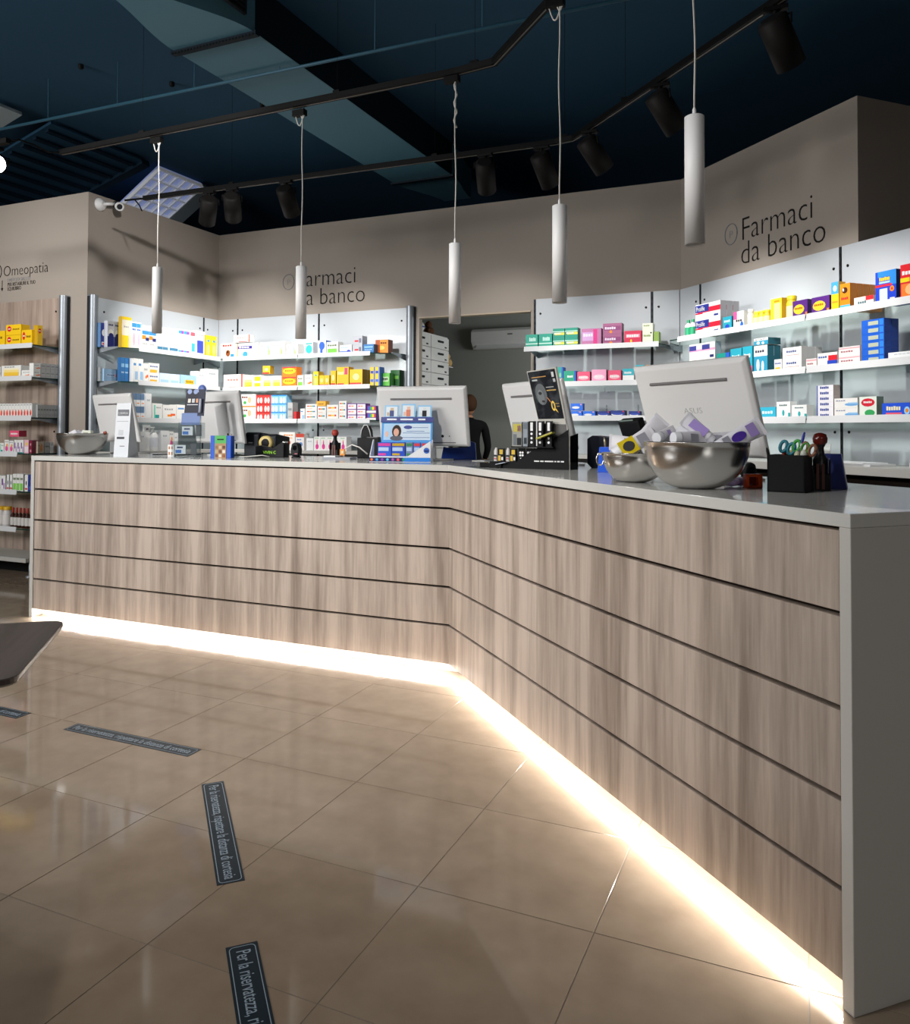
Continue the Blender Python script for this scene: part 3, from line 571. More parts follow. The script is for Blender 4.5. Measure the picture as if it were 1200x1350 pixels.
def box_mesh(wd_, dp, ht, style):
    base, side, dec = STY[style]; b = MB(); g = min(.0012, wd_ * .03)
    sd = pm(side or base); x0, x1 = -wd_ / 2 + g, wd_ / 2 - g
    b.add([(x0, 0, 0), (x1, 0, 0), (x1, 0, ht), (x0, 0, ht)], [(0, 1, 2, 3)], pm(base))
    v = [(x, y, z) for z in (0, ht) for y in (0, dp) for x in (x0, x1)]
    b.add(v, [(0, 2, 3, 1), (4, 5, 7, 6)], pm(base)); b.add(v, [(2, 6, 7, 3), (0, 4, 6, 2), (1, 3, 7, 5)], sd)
    W_ = x1 - x0
    for k, d in enumerate(dec):
        y = -.0003 - .00012 * k
        if d[0] == 'r':
            _, u0, v0, u1, v1, c = d
            b.add([(x0 + u0 * W_, y, v0 * ht), (x0 + u1 * W_, y, v0 * ht), (x0 + u1 * W_, y, min(v1, 1) * ht), (x0 + u0 * W_, y, min(v1, 1) * ht)], [(0, 1, 2, 3)], pm(c))
        else:
            _, cu, cv, ru, rv, c = d; n = 12
            b.add([(x0 + (cu + ru * cos(2 * pi * i / n)) * W_, y, (cv + rv * sin(2 * pi * i / n)) * ht) for i in range(n)], [tuple(range(n))], pm(c))
    return b.mesh('medicine_box')
def bottle_mesh(wd_, ht, style):
    body, cap, lab = BOT[style]; r = wd_ / 2 * .94; b = MB()
    if style == 'tubew':
        b.lathe([(r * .9, 0), (r * .9, ht * .12)], pm(cap), 14)
        b.lathe([(r * .85, ht * .12), (r * .95, ht * .5)], pm(body), 14, caps=False)
        b.box(-r * 1.3, r * 1.3, -.003, .003, ht * .93, ht, pm(body)); n = 14
        vs = [(r * .95 * cos(2 * pi * i / n), r * .95 * sin(2 * pi * i / n), ht * .5) for i in range(n)] + [(r * 1.25 * cos(2 * pi * i / n), .004 * sin(2 * pi * i / n), ht * .94) for i in range(n)]
        b.add(vs, [(i, (i + 1) % n, n + (i + 1) % n, n + i) for i in range(n)], pm(body), True)
        b.box(-r * .4, r * .4, -.012, -.0115, ht * .76, ht * .86, pm('#4a4e58'))
        return b, None
    if style == 'pump':
        b.lathe([(r * .96, 0), (r, .005), (r, ht * .66), (r * .6, ht * .76), (r * .3, ht * .8)], pm(body), 16)
        cb = MB(); cb.lathe([(r * .35, ht * .8), (r * .35, ht * .88), (r * .12, ht * .89), (r * .12, ht * .97)], pm(cap), 12); cb.box(-r * .9, r * .3, -r * .2, r * .2, ht * .95, ht, pm(cap))
        b.lathe([(r * 1.01, ht * .15), (r * 1.01, ht * .55)], pm(lab), 16, caps=False); return b, cb
    ns = .72 if style == 'syrup' else .8
    nr = .42 if style in ('syrup', 'greenbot') else .8
    b.lathe([(r * .95, 0), (r, .004), (r, ht * ns * .86), (r * nr, ht * ns), (r * nr, ht * (ns + .03))], pm(body), 14)
    b.lathe([(r * 1.015, ht * .12), (r * 1.015, ht * ns * .72)], pm(lab), 14, caps=False)
    cb = MB(); cb.lathe([(r * nr * 1.12, ht * (ns + .03)), (r * nr * 1.12, ht * .98), (r * nr, ht)], pm(cap), 12)
    return b, cb
PRODUCTS = [
 ('D', 1, -6.39, -6.117, 0.134, 1, 1, 'yr', 'yellow carton cut by the picture edge', 1, 'medicine_box', 0.27),
 ('D', 1, -6.109, -5.926, 0.179, 1, 2, 'yr', 'yellow carton with red disc', 1, 'medicine_box', 0.27),
 ('D', 1, -5.921, -5.795, 0.127, 1, 1, 'yr', 'single yellow carton with red disc', 1, 'medicine_box', 0.27),
 ('E', 1, 0.05, 0.099, 0.165, 1, 1, 'yrt', 'narrow upright yellow carton', 1, 'medicine_box', 0.0),
 ('D', 2, -6.363, -6.166, 0.098, 1, 1, 'w_yel', 'white and yellow carton at picture edge', 1, 'medicine_box', 0.27),
 ('D', 2, -6.157, -5.919, 0.104, 1, 1, 'w_yel', 'wide white carton with yellow fade', 1, 'medicine_box', 0.27),
 ('D', 2, -5.913, -5.788, 0.061, 1, 1, 'w_or', 'small white carton with orange stripe', 1, 'medicine_box', 0.27),
 ('E', 2, 0.017, 0.084, 0.116, 1, 2, 'w_or', 'white carton with orange stripe', 1, 'medicine_box', 0.0),
 ('E', 2, 0.087, 0.265, 0.12, 4, 2, 'grey', 'pale grey carton', 1, 'medicine_box', 0.0),
 ('D', 3, -6.317, -6.167, 0.12, 4, 1, 'w_flame', 'slim white carton with red drop at picture edge', 1, 'medicine_box', 0.27),
 ('D', 3, -6.166, -5.782, 0.116, 11, 1, 'w_flame', 'slim white carton with red drop', 1, 'medicine_box', 0.27),
 ('E', 3, 0.061, 0.271, 0.106, 8, 1, 'grey', 'slim grey carton end', 1, 'medicine_box', 0.0),
 ('D', 4, -6.271, -6.109, 0.083, 3, 1, 'w_teal', 'white carton with teal foot', 1, 'medicine_box', 0.27),
 ('D', 4, -6.105, -6.049, 0.109, 1, 1, 'w_pink', 'white carton with pink flower', 1, 'medicine_box', 0.27),
 ('D', 4, -6.047, -5.995, 0.103, 1, 1, 'w_pink', 'second white pink-flowered carton', 1, 'medicine_box', 0.27),
 ('D', 4, -5.99, -5.873, 0.11, 3, 1, 'w_pur', 'white carton with violet bars', 1, 'medicine_box', 0.27),
 ('D', 4, -5.869, -5.815, 0.111, 1, 1, 'pinkb', 'pale pink carton', 1, 'medicine_box', 0.27),
 ('D', 4, -5.81, -5.775, 0.105, 1, 1, 'dred', 'dark red narrow carton', 1, 'medicine_box', 0.27),
 ('E', 4, 0.067, 0.088, 0.099, 1, 1, 'beige', 'beige carton', 1, 'medicine_box', 0.0),
 ('E', 4, 0.09, 0.127, 0.098, 1, 1, 'beige_or', 'beige carton with orange curve', 1, 'medicine_box', 0.0),
 ('E', 4, 0.131, 0.181, 0.092, 1, 1, 'grey', 'wide grey carton', 1, 'medicine_box', 0.0),
 ('E', 4, 0.183, 0.217, 0.091, 1, 1, 'white', 'plain white narrow carton', 1, 'medicine_box', 0.0),
 ('D', 5, -6.302, -6.084, 0.121, 4, 1, 'w_pur', 'white carton with violet marks', 1, 'medicine_box', 0.27),
 ('D', 5, -6.079, -6.002, 0.131, 2, 1, 'w_navy', 'white carton with navy dots', 1, 'medicine_box', 0.27),
 ('D', 5, -5.997, -5.871, 0.14, 3, 1, 'w_grn', 'white carton with bright green base', 1, 'medicine_box', 0.27),
 ('D', 5, -5.866, -5.817, 0.136, 1, 1, 'w_navy', 'white carton with dark edge', 1, 'medicine_box', 0.27),
 ('D', 5, -5.813, -5.769, 0.137, 1, 1, 'dblue', 'deep blue carton', 1, 'medicine_box', 0.27),
 ('D', 6, -6.221, -6.064, 0.166, 2, 1, 'jar', 'white jar with yellow cap', 1, 'jar', 0.27),
 ('D', 6, -6.036, -5.776, 0.164, 6, 1, 'syrup', 'dark syrup bottle with red cap', 1, 'bottle', 0.27),
 ('A', 1, -0.008, 0.05, 0.202, 1, 1, 'lblue', 'light blue carton', 1, 'medicine_box', 0.1),
 ('A', 1, 0.054, 0.117, 0.204, 1, 1, 'navy_red', 'navy carton with red foot', 1, 'medicine_box', 0.1),
 ('A', 1, 0.088, 0.229, 0.224, 2, 1, 'grey_navy', 'grey and navy carton with white swoosh', 1, 'medicine_box', 0.14),
 ('A', 1, 0.146, 0.248, 0.263, 1, 1, 'yel_w', 'tall yellow and white carton', 1, 'medicine_box', 0.24),
 ('A', 1, 0.215, 0.323, 0.225, 2, 1, 'w_bluepink', 'white carton with blue top, pink figure', 1, 'medicine_box', 0.28),
 ('A', 1, 0.309, 0.468, 0.206, 2, 1, 'w_orblue', 'white carton with orange and blue bands', 1, 'medicine_box', 0.3),
 ('A', 1, 0.486, 0.613, 0.213, 2, 1, 'w_bluefoot', 'white carton with blue foot behind the lamp', 1, 'medicine_box', 0.3),
 ('A', 1, 0.631, 0.734, 0.215, 1, 1, 'w_bluefoot', 'plain white carton with slate foot', 1, 'medicine_box', 0.3),
 ('A', 1, 0.739, 0.878, 0.223, 2, 1, 'w_bp', 'white carton with blue and purple bands', 1, 'medicine_box', 0.3),
 ('A', 1, 0.884, 0.958, 0.223, 1, 1, 'w_red', 'white carton with red top', 1, 'medicine_box', 0.3),
 ('A', 1, 0.968, 1.08, 0.235, 1, 1, 'w_bluebox', 'white carton with big blue square', 1, 'medicine_box', 0.3),
 ('A', 1, 1.091, 1.249, 0.208, 2, 1, 'yel', 'bright yellow carton', 1, 'medicine_box', 0.3),
 ('A', 2, 0.003, 0.068, 0.116, 1, 1, 'grey', 'small grey carton', 1, 'medicine_box', 0.1),
 ('A', 2, 0.074, 0.25, 0.105, 1, 1, 'lbluepack', 'pale blue rounded pack', 1, 'medicine_box', 0.12),
 ('A', 2, 0.14, 0.267, 0.201, 3, 1, 'blue', 'tall blue carton', 1, 'medicine_box', 0.24),
 ('A', 2, 0.223, 0.336, 0.2, 2, 1, 'w_blue', 'white and blue tall carton', 1, 'medicine_box', 0.29),
 ('A', 2, 0.331, 0.387, 0.161, 1, 1, 'w_or', 'white carton with orange mark', 1, 'medicine_box', 0.3),
 ('A', 2, 0.391, 0.509, 0.174, 1, 2, 'w_yelfoot', 'small white carton with yellow foot', 1, 'medicine_box', 0.3),
 ('A', 2, 0.515, 0.759, 0.095, 2, 1, 'pblue', 'pale blue soft pack', 1, 'medicine_box', 0.3),
 ('A', 2, 0.769, 0.974, 0.097, 1, 1, 'lb_yel', 'light blue carton with yellow label', 1, 'medicine_box', 0.3),
 ('A', 2, 0.984, 1.106, 0.144, 1, 1, 'white', 'plain white pack', 1, 'medicine_box', 0.3),
 ('A', 2, 1.116, 1.275, 0.177, 1, 1, 'white', 'larger crinkled white pack', 1, 'medicine_box', 0.3),
 ('A', 3, 0.217, 0.376, 0.221, 3, 2, 'slate', 'slate blue carton over white', 1, 'medicine_box', 0.28),
 ('A', 3, 0.361, 0.425, 0.225, 1, 1, 'white', 'tall plain white carton', 1, 'medicine_box', 0.3),
 ('A', 3, 0.436, 0.551, 0.143, 1, 1, 'w_teal', 'white carton with teal line', 1, 'medicine_box', 0.3),
 ('A', 3, 0.56, 0.717, 0.134, 1, 1, 'w_or', 'white carton with faint orange', 1, 'medicine_box', 0.3),
 ('A', 3, 0.726, 0.88, 0.14, 1, 1, 'w_blue', 'white carton with blue corner', 1, 'medicine_box', 0.3),
 ('A', 3, 0.89, 1.217, 0.134, 3, 1, 'white', 'white carton behind the monitor', 1, 'medicine_box', 0.3),
 ('A', 4, 0.059, 0.286, 0.124, 3, 1, 'grey', 'low white-grey carton', 1, 'medicine_box', 0.3),
 ('A', 4, 0.294, 0.362, 0.169, 1, 1, 'white', 'white upright carton beside the tube', 1, 'medicine_box', 0.3),
 ('A', 4, 0.369, 0.439, 0.228, 1, 1, 'tubew', 'white cream tube with flat top', 1, 'tube', 0.3),
 ('A', 4, 0.448, 0.536, 0.209, 1, 1, 'pump', 'white pump bottle', 1, 'pump_bottle', 0.3),
 ('A', 4, 0.546, 0.637, 0.176, 1, 1, 'white', 'white upright carton beside the pump bottle', 1, 'medicine_box', 0.3),
 ('A', 4, 0.641, 0.692, 0.169, 1, 1, 'w_pink', 'white carton with pink print', 1, 'medicine_box', 0.3),
 ('A', 4, 0.697, 0.749, 0.156, 1, 1, 'white', 'short white carton', 1, 'medicine_box', 0.3),
 ('B', 1, -5.204, -5.029, 0.148, 1, 1, 'w_brown', 'white carton with brown disc', 1, 'medicine_box', 0.3),
 ('B', 1, -5.011, -4.751, 0.139, 1, 1, 'w_purband', 'wide white carton with purple banner', 1, 'medicine_box', 0.3),
 ('B', 1, -4.733, -4.447, 0.141, 2, 1, 'w_rain', 'white carton with rainbow arc', 1, 'medicine_box', 0.3),
 ('B', 1, -4.429, -4.302, 0.11, 1, 1, 'w_rain', 'smaller white carton with rainbow arc', 1, 'medicine_box', 0.3),
 ('B', 1, -4.227, -4.136, 0.123, 1, 1, 'w_tealband', 'white carton with teal face', 1, 'medicine_box', 0.3),
 ('B', 1, -4.086, -3.996, 0.131, 1, 1, 'w_bluebear', 'white carton with blue shape', 1, 'medicine_box', 0.3),
 ('B', 1, -3.992, -3.867, 0.113, 1, 1, 'w_grn', 'white carton with green arc', 1, 'medicine_box', 0.3),
 ('B', 1, -3.851, -3.724, 0.079, 1, 1, 'w_bluefoot2', 'white carton with bright blue foot', 1, 'medicine_box', 0.3),
 ('B', 1, -3.716, -3.615, 0.156, 1, 2, 'grey_red', 'grey carton with red mark', 1, 'medicine_box', 0.3),
 ('B', 1, -3.612, -3.504, 0.078, 1, 1, 'blue', 'low bright blue carton', 1, 'medicine_box', 0.29),
 ('B', 1, -3.528, -3.397, 0.121, 1, 1, 'orange', 'orange pouch carton at shelf end', 1, 'medicine_box', 0.22),
 ('B', 2, -5.163, -4.935, 0.138, 1, 1, 'w_redline', 'white carton with red underline', 1, 'medicine_box', 0.3),
 ('B', 2, -4.926, -4.809, 0.126, 1, 1, 'w_yel', 'white carton with yellow side', 1, 'medicine_box', 0.3),
 ('B', 2, -4.805, -4.712, 0.123, 1, 1, 'w_yel2', 'white carton with two yellow squares', 1, 'medicine_box', 0.3),
 ('B', 2, -4.703, -4.486, 0.112, 2, 1, 'w_yel', 'white-yellow low carton', 1, 'medicine_box', 0.3),
 ('B', 2, -4.479, -4.317, 0.191, 1, 2, 'or_yel', 'orange and yellow carton', 1, 'medicine_box', 0.3),
 ('B', 2, -4.308, -4.241, 0.11, 1, 1, 'w_grn', 'white-green small carton', 1, 'medicine_box', 0.3),
 ('B', 2, -4.224, -4.141, 0.115, 1, 1, 'w_or', 'white small orange-marked carton', 1, 'medicine_box', 0.3),
 ('B', 2, -4.133, -4.076, 0.141, 1, 1, 'yel', 'yellow upright carton', 1, 'medicine_box', 0.3),
 ('B', 2, -4.067, -3.957, 0.104, 2, 1, 'yel_redfoot', 'low yellow carton', 1, 'medicine_box', 0.3),
 ('B', 2, -3.945, -3.889, 0.143, 1, 1, 'yel_redfoot', 'yellow carton with red foot', 1, 'medicine_box', 0.3),
 ('B', 2, -3.881, -3.754, 0.174, 1, 1, 'yel_pink', 'large yellow carton with pink tag', 1, 'medicine_box', 0.3),
 ('B', 2, -3.746, -3.612, 0.149, 1, 1, 'yel_redfoot', 'wide yellow carton with pale print', 3, 'medicine_box', 0.3),
 ('B', 2, -3.552, -3.452, 0.167, 2, 1, 'yel_blue', 'yellow and blue upright carton', 1, 'medicine_box', 0.27),
 ('B', 2, -3.47, -3.386, 0.115, 1, 1, 'green_w', 'bright green carton', 1, 'medicine_box', 0.21),
 ('B', 2, -3.432, -3.34, 0.148, 1, 1, 'dgreen', 'dark green carton at shelf end', 1, 'medicine_box', 0.11),
 ('B', 3, -4.96, -4.776, 0.25, 1, 2, 'w_orfoot', 'white carton with orange foot', 1, 'medicine_box', 0.3),
 ('B', 3, -4.772, -4.605, 0.24, 2, 3, 'red_peak', 'red carton with white peaks', 1, 'medicine_box', 0.3),
 ('B', 3, -4.601, -4.425, 0.237, 2, 3, 'blue_peak', 'pale blue white-peaked carton', 1, 'medicine_box', 0.3),
 ('B', 3, -4.415, -4.356, 0.165, 1, 1, 'grey', 'blue-grey carton end', 1, 'medicine_box', 0.3),
 ('B', 3, -4.347, -4.313, 0.08, 1, 1, 'red', 'tiny red carton', 1, 'medicine_box', 0.3),
 ('B', 3, -4.271, -4.221, 0.107, 1, 1, 'w_blue', 'white low carton', 1, 'medicine_box', 0.3),
 ('B', 3, -4.213, -4.089, 0.148, 1, 3, 'w_multi', 'white carton with coloured letters', 1, 'medicine_box', 0.3),
 ('B', 3, -4.081, -3.991, 0.126, 1, 2, 'w_multi', 'white letter-printed carton', 1, 'medicine_box', 0.3),
 ('B', 3, -3.983, -3.862, 0.139, 1, 2, 'w_multi2', 'white carton with orange letters', 1, 'medicine_box', 0.3),
 ('B', 3, -3.855, -3.775, 0.172, 1, 3, 'w_multi', 'small white carton with tiny letters', 1, 'medicine_box', 0.3),
 ('B', 3, -3.767, -3.673, 0.15, 1, 3, 'pur_w', 'white carton with purple border', 1, 'medicine_box', 0.3),
 ('B', 3, -3.669, -3.579, 0.149, 1, 3, 'pur_w', 'right-hand carton with purple border', 1, 'medicine_box', 0.3),
 ('B', 3, -3.583, -3.483, 0.128, 1, 2, 'pur_rain', 'purple carton with rainbow squares', 1, 'medicine_box', 0.28),
 ('B', 4, -4.506, -4.328, 0.166, 1, 1, 'w_orbig', 'white carton with orange heart', 1, 'medicine_box', 0.3),
 ('B', 4, -4.319, -4.227, 0.152, 1, 1, 'red_w', 'white carton with red top', 1, 'medicine_box', 0.3),
 ('B', 4, -4.202, -4.123, 0.111, 1, 1, 'white', 'pale small carton', 1, 'medicine_box', 0.3),
 ('B', 4, -4.119, -3.773, 0.126, 5, 1, 'w_fig', 'white carton with pink figure', 1, 'medicine_box', 0.3),
 ('R', 1, -2.086, -1.98, 0.113, 1, 1, 'teal_w', 'teal carton with white band', 1, 'medicine_box', 0.3),
 ('R', 1, -1.974, -1.862, 0.114, 1, 1, 'teal_w', 'second teal carton with white band', 1, 'medicine_box', 0.3),
 ('R', 1, -1.856, -1.759, 0.151, 1, 2, 'teal_y', 'teal carton with yellow band', 1, 'medicine_box', 0.3),
 ('R', 1, -1.756, -1.651, 0.152, 1, 2, 'teal_y', 'right teal carton with yellow band', 1, 'medicine_box', 0.3),
 ('R', 1, -1.623, -1.463, 0.138, 1, 1, 'mauve', 'large mauve carton with pink wave', 1, 'medicine_box', 0.3),
 ('R', 1, -1.451, -1.303, 0.171, 1, 2, 'mauve2', 'mauve carton with white script', 1, 'medicine_box', 0.3),
 ('R', 1, -1.285, -1.152, 0.105, 1, 1, 'crimson', 'crimson carton', 1, 'medicine_box', 0.3),
 ('R', 1, -1.146, -1.066, 0.157, 1, 1, 'w_lime', 'white carton with pale green text', 1, 'medicine_box', 0.3),
 ('R', 1, -1.061, -1.021, 0.09, 1, 1, 'lime', 'small green carton', 1, 'medicine_box', 0.3),
 ('R', 2, -1.818, -1.771, 0.13, 1, 1, 'bluegrn', 'blue-green carton half behind the poster', 1, 'medicine_box', 0.3),
 ('R', 2, -1.768, -1.663, 0.097, 1, 1, 'green_l', 'green carton with white script', 1, 'medicine_box', 0.3),
 ('R', 2, -1.657, -1.553, 0.088, 1, 1, 'pinkred', 'coral pink carton', 1, 'medicine_box', 0.3),
 ('R', 2, -1.541, -1.424, 0.102, 1, 1, 'pink', 'pale pink carton with white script', 1, 'medicine_box', 0.3),
 ('R', 2, -1.41, -1.309, 0.093, 1, 1, 'pinkred', 'coral carton right of the pale pink one', 1, 'medicine_box', 0.3),
 ('R', 2, -1.297, -1.21, 0.102, 1, 1, 'teal_top', 'white carton with teal top', 1, 'medicine_box', 0.3),
 ('R', 2, -1.199, -1.13, 0.128, 1, 1, 'teal_top', 'teal-topped carton beside the yellow one', 1, 'medicine_box', 0.3),
 ('R', 2, -1.124, -0.993, 0.125, 1, 1, 'yel_or', 'yellow carton above the monitor edge', 1, 'medicine_box', 0.3),
 ('R', 3, -1.718, -1.617, 0.05, 1, 1, 'bblue', 'bright blue low carton', 1, 'medicine_box', 0.3),
 ('R', 3, -1.611, -1.511, 0.049, 1, 1, 'bblue', 'second bright blue low carton', 1, 'medicine_box', 0.3),
 ('R', 3, -1.496, -1.398, 0.048, 1, 1, 'navy_w', 'navy carton with white wave, left', 1, 'medicine_box', 0.3),
 ('R', 3, -1.392, -1.28, 0.053, 1, 1, 'navy_w', 'navy carton with white wave, middle', 1, 'medicine_box', 0.3),
 ('R', 3, -1.251, -1.165, 0.047, 1, 1, 'navy_w', 'navy carton with white wave, right', 1, 'medicine_box', 0.3),
 ('C', 1, 0.431, 0.535, 0.13, 2, 1, 'greenbot', 'small green and white bottle', 1, 'bottle', 0.3),
 ('C', 1, 0.57, 0.836, 0.216, 1, 2, 'pr', 'red-banded white carton, navy logo', 3, 'medicine_box', 0.3),
 ('C', 1, 0.858, 0.948, 0.094, 1, 1, 'teal_s', 'small teal and blue carton', 1, 'medicine_box', 0.3),
 ('C', 1, 0.963, 1.065, 0.114, 1, 1, 'w_pinkblue', 'white carton with magenta corner', 1, 'medicine_box', 0.3),
 ('C', 1, 1.079, 1.128, 0.116, 1, 1, 'jarp', 'pale capped bottle', 1, 'bottle', 0.3),
 ('C', 1, 1.135, 1.276, 0.092, 3, 1, 'jary', 'low bottle with yellow cap', 1, 'bottle', 0.3),
 ('C', 1, 1.303, 1.398, 0.146, 1, 1, 'yel_p', 'plain yellow carton with pale front', 1, 'medicine_box', 0.3),
 ('C', 1, 1.411, 1.479, 0.149, 1, 1, 'boty', 'yellow bottle with yellow lid', 1, 'bottle', 0.3),
 ('C', 1, 1.485, 1.603, 0.106, 1, 1, 'pur_y', 'purple carton with yellow panel', 1, 'medicine_box', 0.3),
 ('C', 1, 1.632, 1.765, 0.104, 1, 1, 'pur_y', 'wider purple carton with yellow panel', 1, 'medicine_box', 0.3),
 ('C', 1, 1.776, 1.83, 0.169, 1, 1, 'yel_lb', 'tall yellow and sky blue carton', 1, 'medicine_box', 0.3),
 ('C', 1, 1.835, 1.907, 0.148, 1, 1, 'or_blue', 'orange carton with dark bird shape', 5, 'medicine_box', 0.3),
 ('C', 1, 1.932, 2.059, 0.057, 1, 1, 'w_red2', 'low white carton with red line', 1, 'medicine_box', 0.3),
 ('C', 1, 2.07, 2.199, 0.17, 1, 1, 'lax', 'large blue carton with yellow title', 3, 'medicine_box', 0.3),
 ('C', 1, 2.221, 2.329, 0.181, 1, 1, 'redor', 'tall red and orange carton', 1, 'medicine_box', 0.3),
 ('C', 2, 0.5, 0.78, 0.249, 1, 2, 'pinkline', 'white carton with pink line and navy logo', 1, 'medicine_box', 0.3),
 ('C', 2, 0.795, 0.925, 0.16, 1, 1, 'bluegrn', 'blue and green carton by the monitor', 1, 'medicine_box', 0.3),
 ('C', 2, 0.932, 1.042, 0.178, 1, 1, 'teal_s', 'teal carton with white script', 1, 'medicine_box', 0.3),
 ('C', 2, 1.049, 1.14, 0.182, 1, 1, 'pinkteal', 'teal carton with pink foot', 1, 'medicine_box', 0.3),
 ('C', 2, 1.154, 1.275, 0.175, 1, 1, 'w_tealpic', 'tall white carton with teal people', 2, 'medicine_box', 0.3),
 ('C', 2, 1.332, 1.396, 0.076, 1, 1, 'w_yelfoot', 'tiny white and yellow carton', 1, 'medicine_box', 0.3),
 ('C', 2, 1.402, 1.554, 0.139, 1, 2, 'w_gline', 'white carton with grey title', 3, 'medicine_box', 0.3),
 ('C', 2, 1.588, 1.668, 0.058, 1, 1, 'w_pink2', 'low pink-white carton', 1, 'medicine_box', 0.3),
 ('C', 2, 1.674, 1.816, 0.082, 1, 1, 'w_redblue', 'white carton with red and blue corner', 1, 'medicine_box', 0.3),
 ('C', 2, 1.826, 1.969, 0.102, 1, 2, 'w_pink2', 'pale pink and white carton', 1, 'medicine_box', 0.3),
 ('C', 2, 1.98, 2.123, 0.231, 1, 6, 'blueflat', 'flat blue carton', 2, 'medicine_box', 0.3),
 ('C', 2, 2.145, 2.324, 0.044, 1, 1, 'white', 'flat white leaflet box', 1, 'medicine_box', 0.3),
 ('C', 3, 1.205, 1.343, 0.076, 1, 1, 'cyan_w', 'low turquoise carton', 1, 'medicine_box', 0.3),
 ('C', 3, 1.349, 1.462, 0.105, 1, 1, 'w_drop', 'white carton with teal drop', 1, 'medicine_box', 0.3),
 ('C', 3, 1.474, 1.592, 0.082, 1, 1, 'w_drop', 'second white carton with teal drop', 1, 'medicine_box', 0.3),
 ('C', 3, 1.667, 1.787, 0.188, 1, 6, 'w_blueline', 'flat white carton with blue title', 1, 'medicine_box', 0.3),
 ('C', 3, 1.792, 1.952, 0.109, 1, 2, 'w_wave', 'white carton with pale blue wave', 1, 'medicine_box', 0.3),
 ('C', 3, 1.962, 2.073, 0.112, 1, 1, 'herb', 'white-green carton with red oval', 1, 'medicine_box', 0.3),
 ('C', 3, 2.105, 2.296, 0.073, 1, 1, 'laxlow', 'low blue carton with white title', 1, 'medicine_box', 0.3),
]

WF['E'] = (Vector((-5.757, 4.5, 0)), pi / 2)
ZS = {'D': [0] + ZD, 'E': [0] + ZD, 'A': [0, 1.90, 1.615, 1.298, 1.027], 'B': [0, 1.90, 1.608, 1.303, 1.027], 'R': [0, 1.88, 1.592, 1.32, 1.027], 'C': [0, 1.885, 1.58, 1.29, 1.032]}
ORD = ['leftmost', 'second', 'third', 'fourth', 'fifth', 'sixth', 'seventh', 'eighth', 'ninth', 'tenth', 'eleventh']
ROW = ['', 'top', 'second', 'third', 'fourth', 'fifth', 'lowest']
PL = {'D': 'oak shelf', 'E': 'oak shelf end', 'A': 'side wall shelf', 'B': 'shelf left of doorway', 'R': 'shelf right of doorway', 'C': 'angled wall shelf'}
STK = {2: ['lower', 'upper'], 3: ['bottom', 'middle', 'top'], 6: ['bottom', 'second up', 'third up', 'fourth up', 'fifth up', 'top']}
BACK = ['', 'one behind', 'two behind', 'three behind', 'four behind', 'five behind']
PCACHE = {}
for (w, r, a, bb, h, n, stk, style, desc, rows, kind, front) in PRODUCTS:
    o, rz = WF[w]; rzv = Vector((cos(rz), sin(rz), 0)); out = Vector((sin(rz), -cos(rz), 0))
    wd_ = (bb - a) / n; ht = h / stk - .0006
    dp = {'D': .08, 'C': .05, 'E': .05}.get(w, .085)
    if kind != 'medicine_box': dp = wd_
    if rows > 3: dp = .045
    if w == 'A' and a < .3 and r < 4:
        dp = .04; a = max(a, .055)
        wd_ = (bb - a) / n
    zs = ZS[w][r] - .0115 if not (r == 4 and w in 'ABRC') else 1.0155
    if w == 'D' and r == 6: zs = .3885
    for k in range(rows):
        for i in range(n):
            for j in range(stk):
                key = (kind, style, round(wd_, 4), round(ht, 4), dp)
                p = o + rzv * (a + wd_ * (i + .5)) + out * (front - k * (dp + .003))
                z = zs + j * (ht + .0006) + .0003
                jit = random.uniform(-.012, .012)
                lab = [desc]
                if stk > 1: lab.append(STK[stk][j] + ' of stack')
                if n > 1: lab.append('%s%s of %d' % (ORD[i], '', n))
                if k: lab.append(BACK[k] + ' the front')
                lab.append('%s %s' % (ROW[r], PL[w]) if not (r == 4 and w in 'ABRC') else 'base ' + PL[w])
                L_ = ', '.join(lab)
                grp = (desc + ' group, ' + ROW[r] + ' ' + PL[w]) if n * stk * rows > 1 else None
                cat = {'medicine_box': 'medicine box', 'bottle': 'bottle', 'jar': 'jar', 'tube': 'tube', 'pump_bottle': 'bottle'}[kind]
                nm = 'medicine_pack' if 'pack' in desc or 'pouch' in desc else kind
                if kind == 'medicine_box':
                    if key not in PCACHE: PCACHE[key] = box_mesh(wd_, dp, ht, style)
                    q = put(PCACHE[key], nm, None, (p.x, p.y, z), rz + (jit if k == 0 and w != 'C' and wd_ > .04 else 0))
                    tag(q, L_, cat, grp)
                else:
                    if key not in PCACHE:
                        b1, b2 = bottle_mesh(wd_, ht, style); PCACHE[key] = (b1.mesh('bottle_body'), b2.mesh('cap') if b2 else None)
                    m1, m2 = PCACHE[key]; pp = p - out * (wd_ / 2)
                    if m2:
                        root = thing(nm, L_, cat, (pp.x, pp.y, z), rz, grp); put(m1, 'bottle_body', root); put(m2, 'cap', root)
                    else: tag(put(m1, nm, None, (pp.x, pp.y, z), rz), L_, cat, grp)
                if style == 'pr' and k == 0: curve_text('Prolife', ht * .42, pm(WH), 'printed_name', q, (-wd_ * .46, -.0035, ht * .56), (pi / 2, 0, 0), .8, 0, .0001)
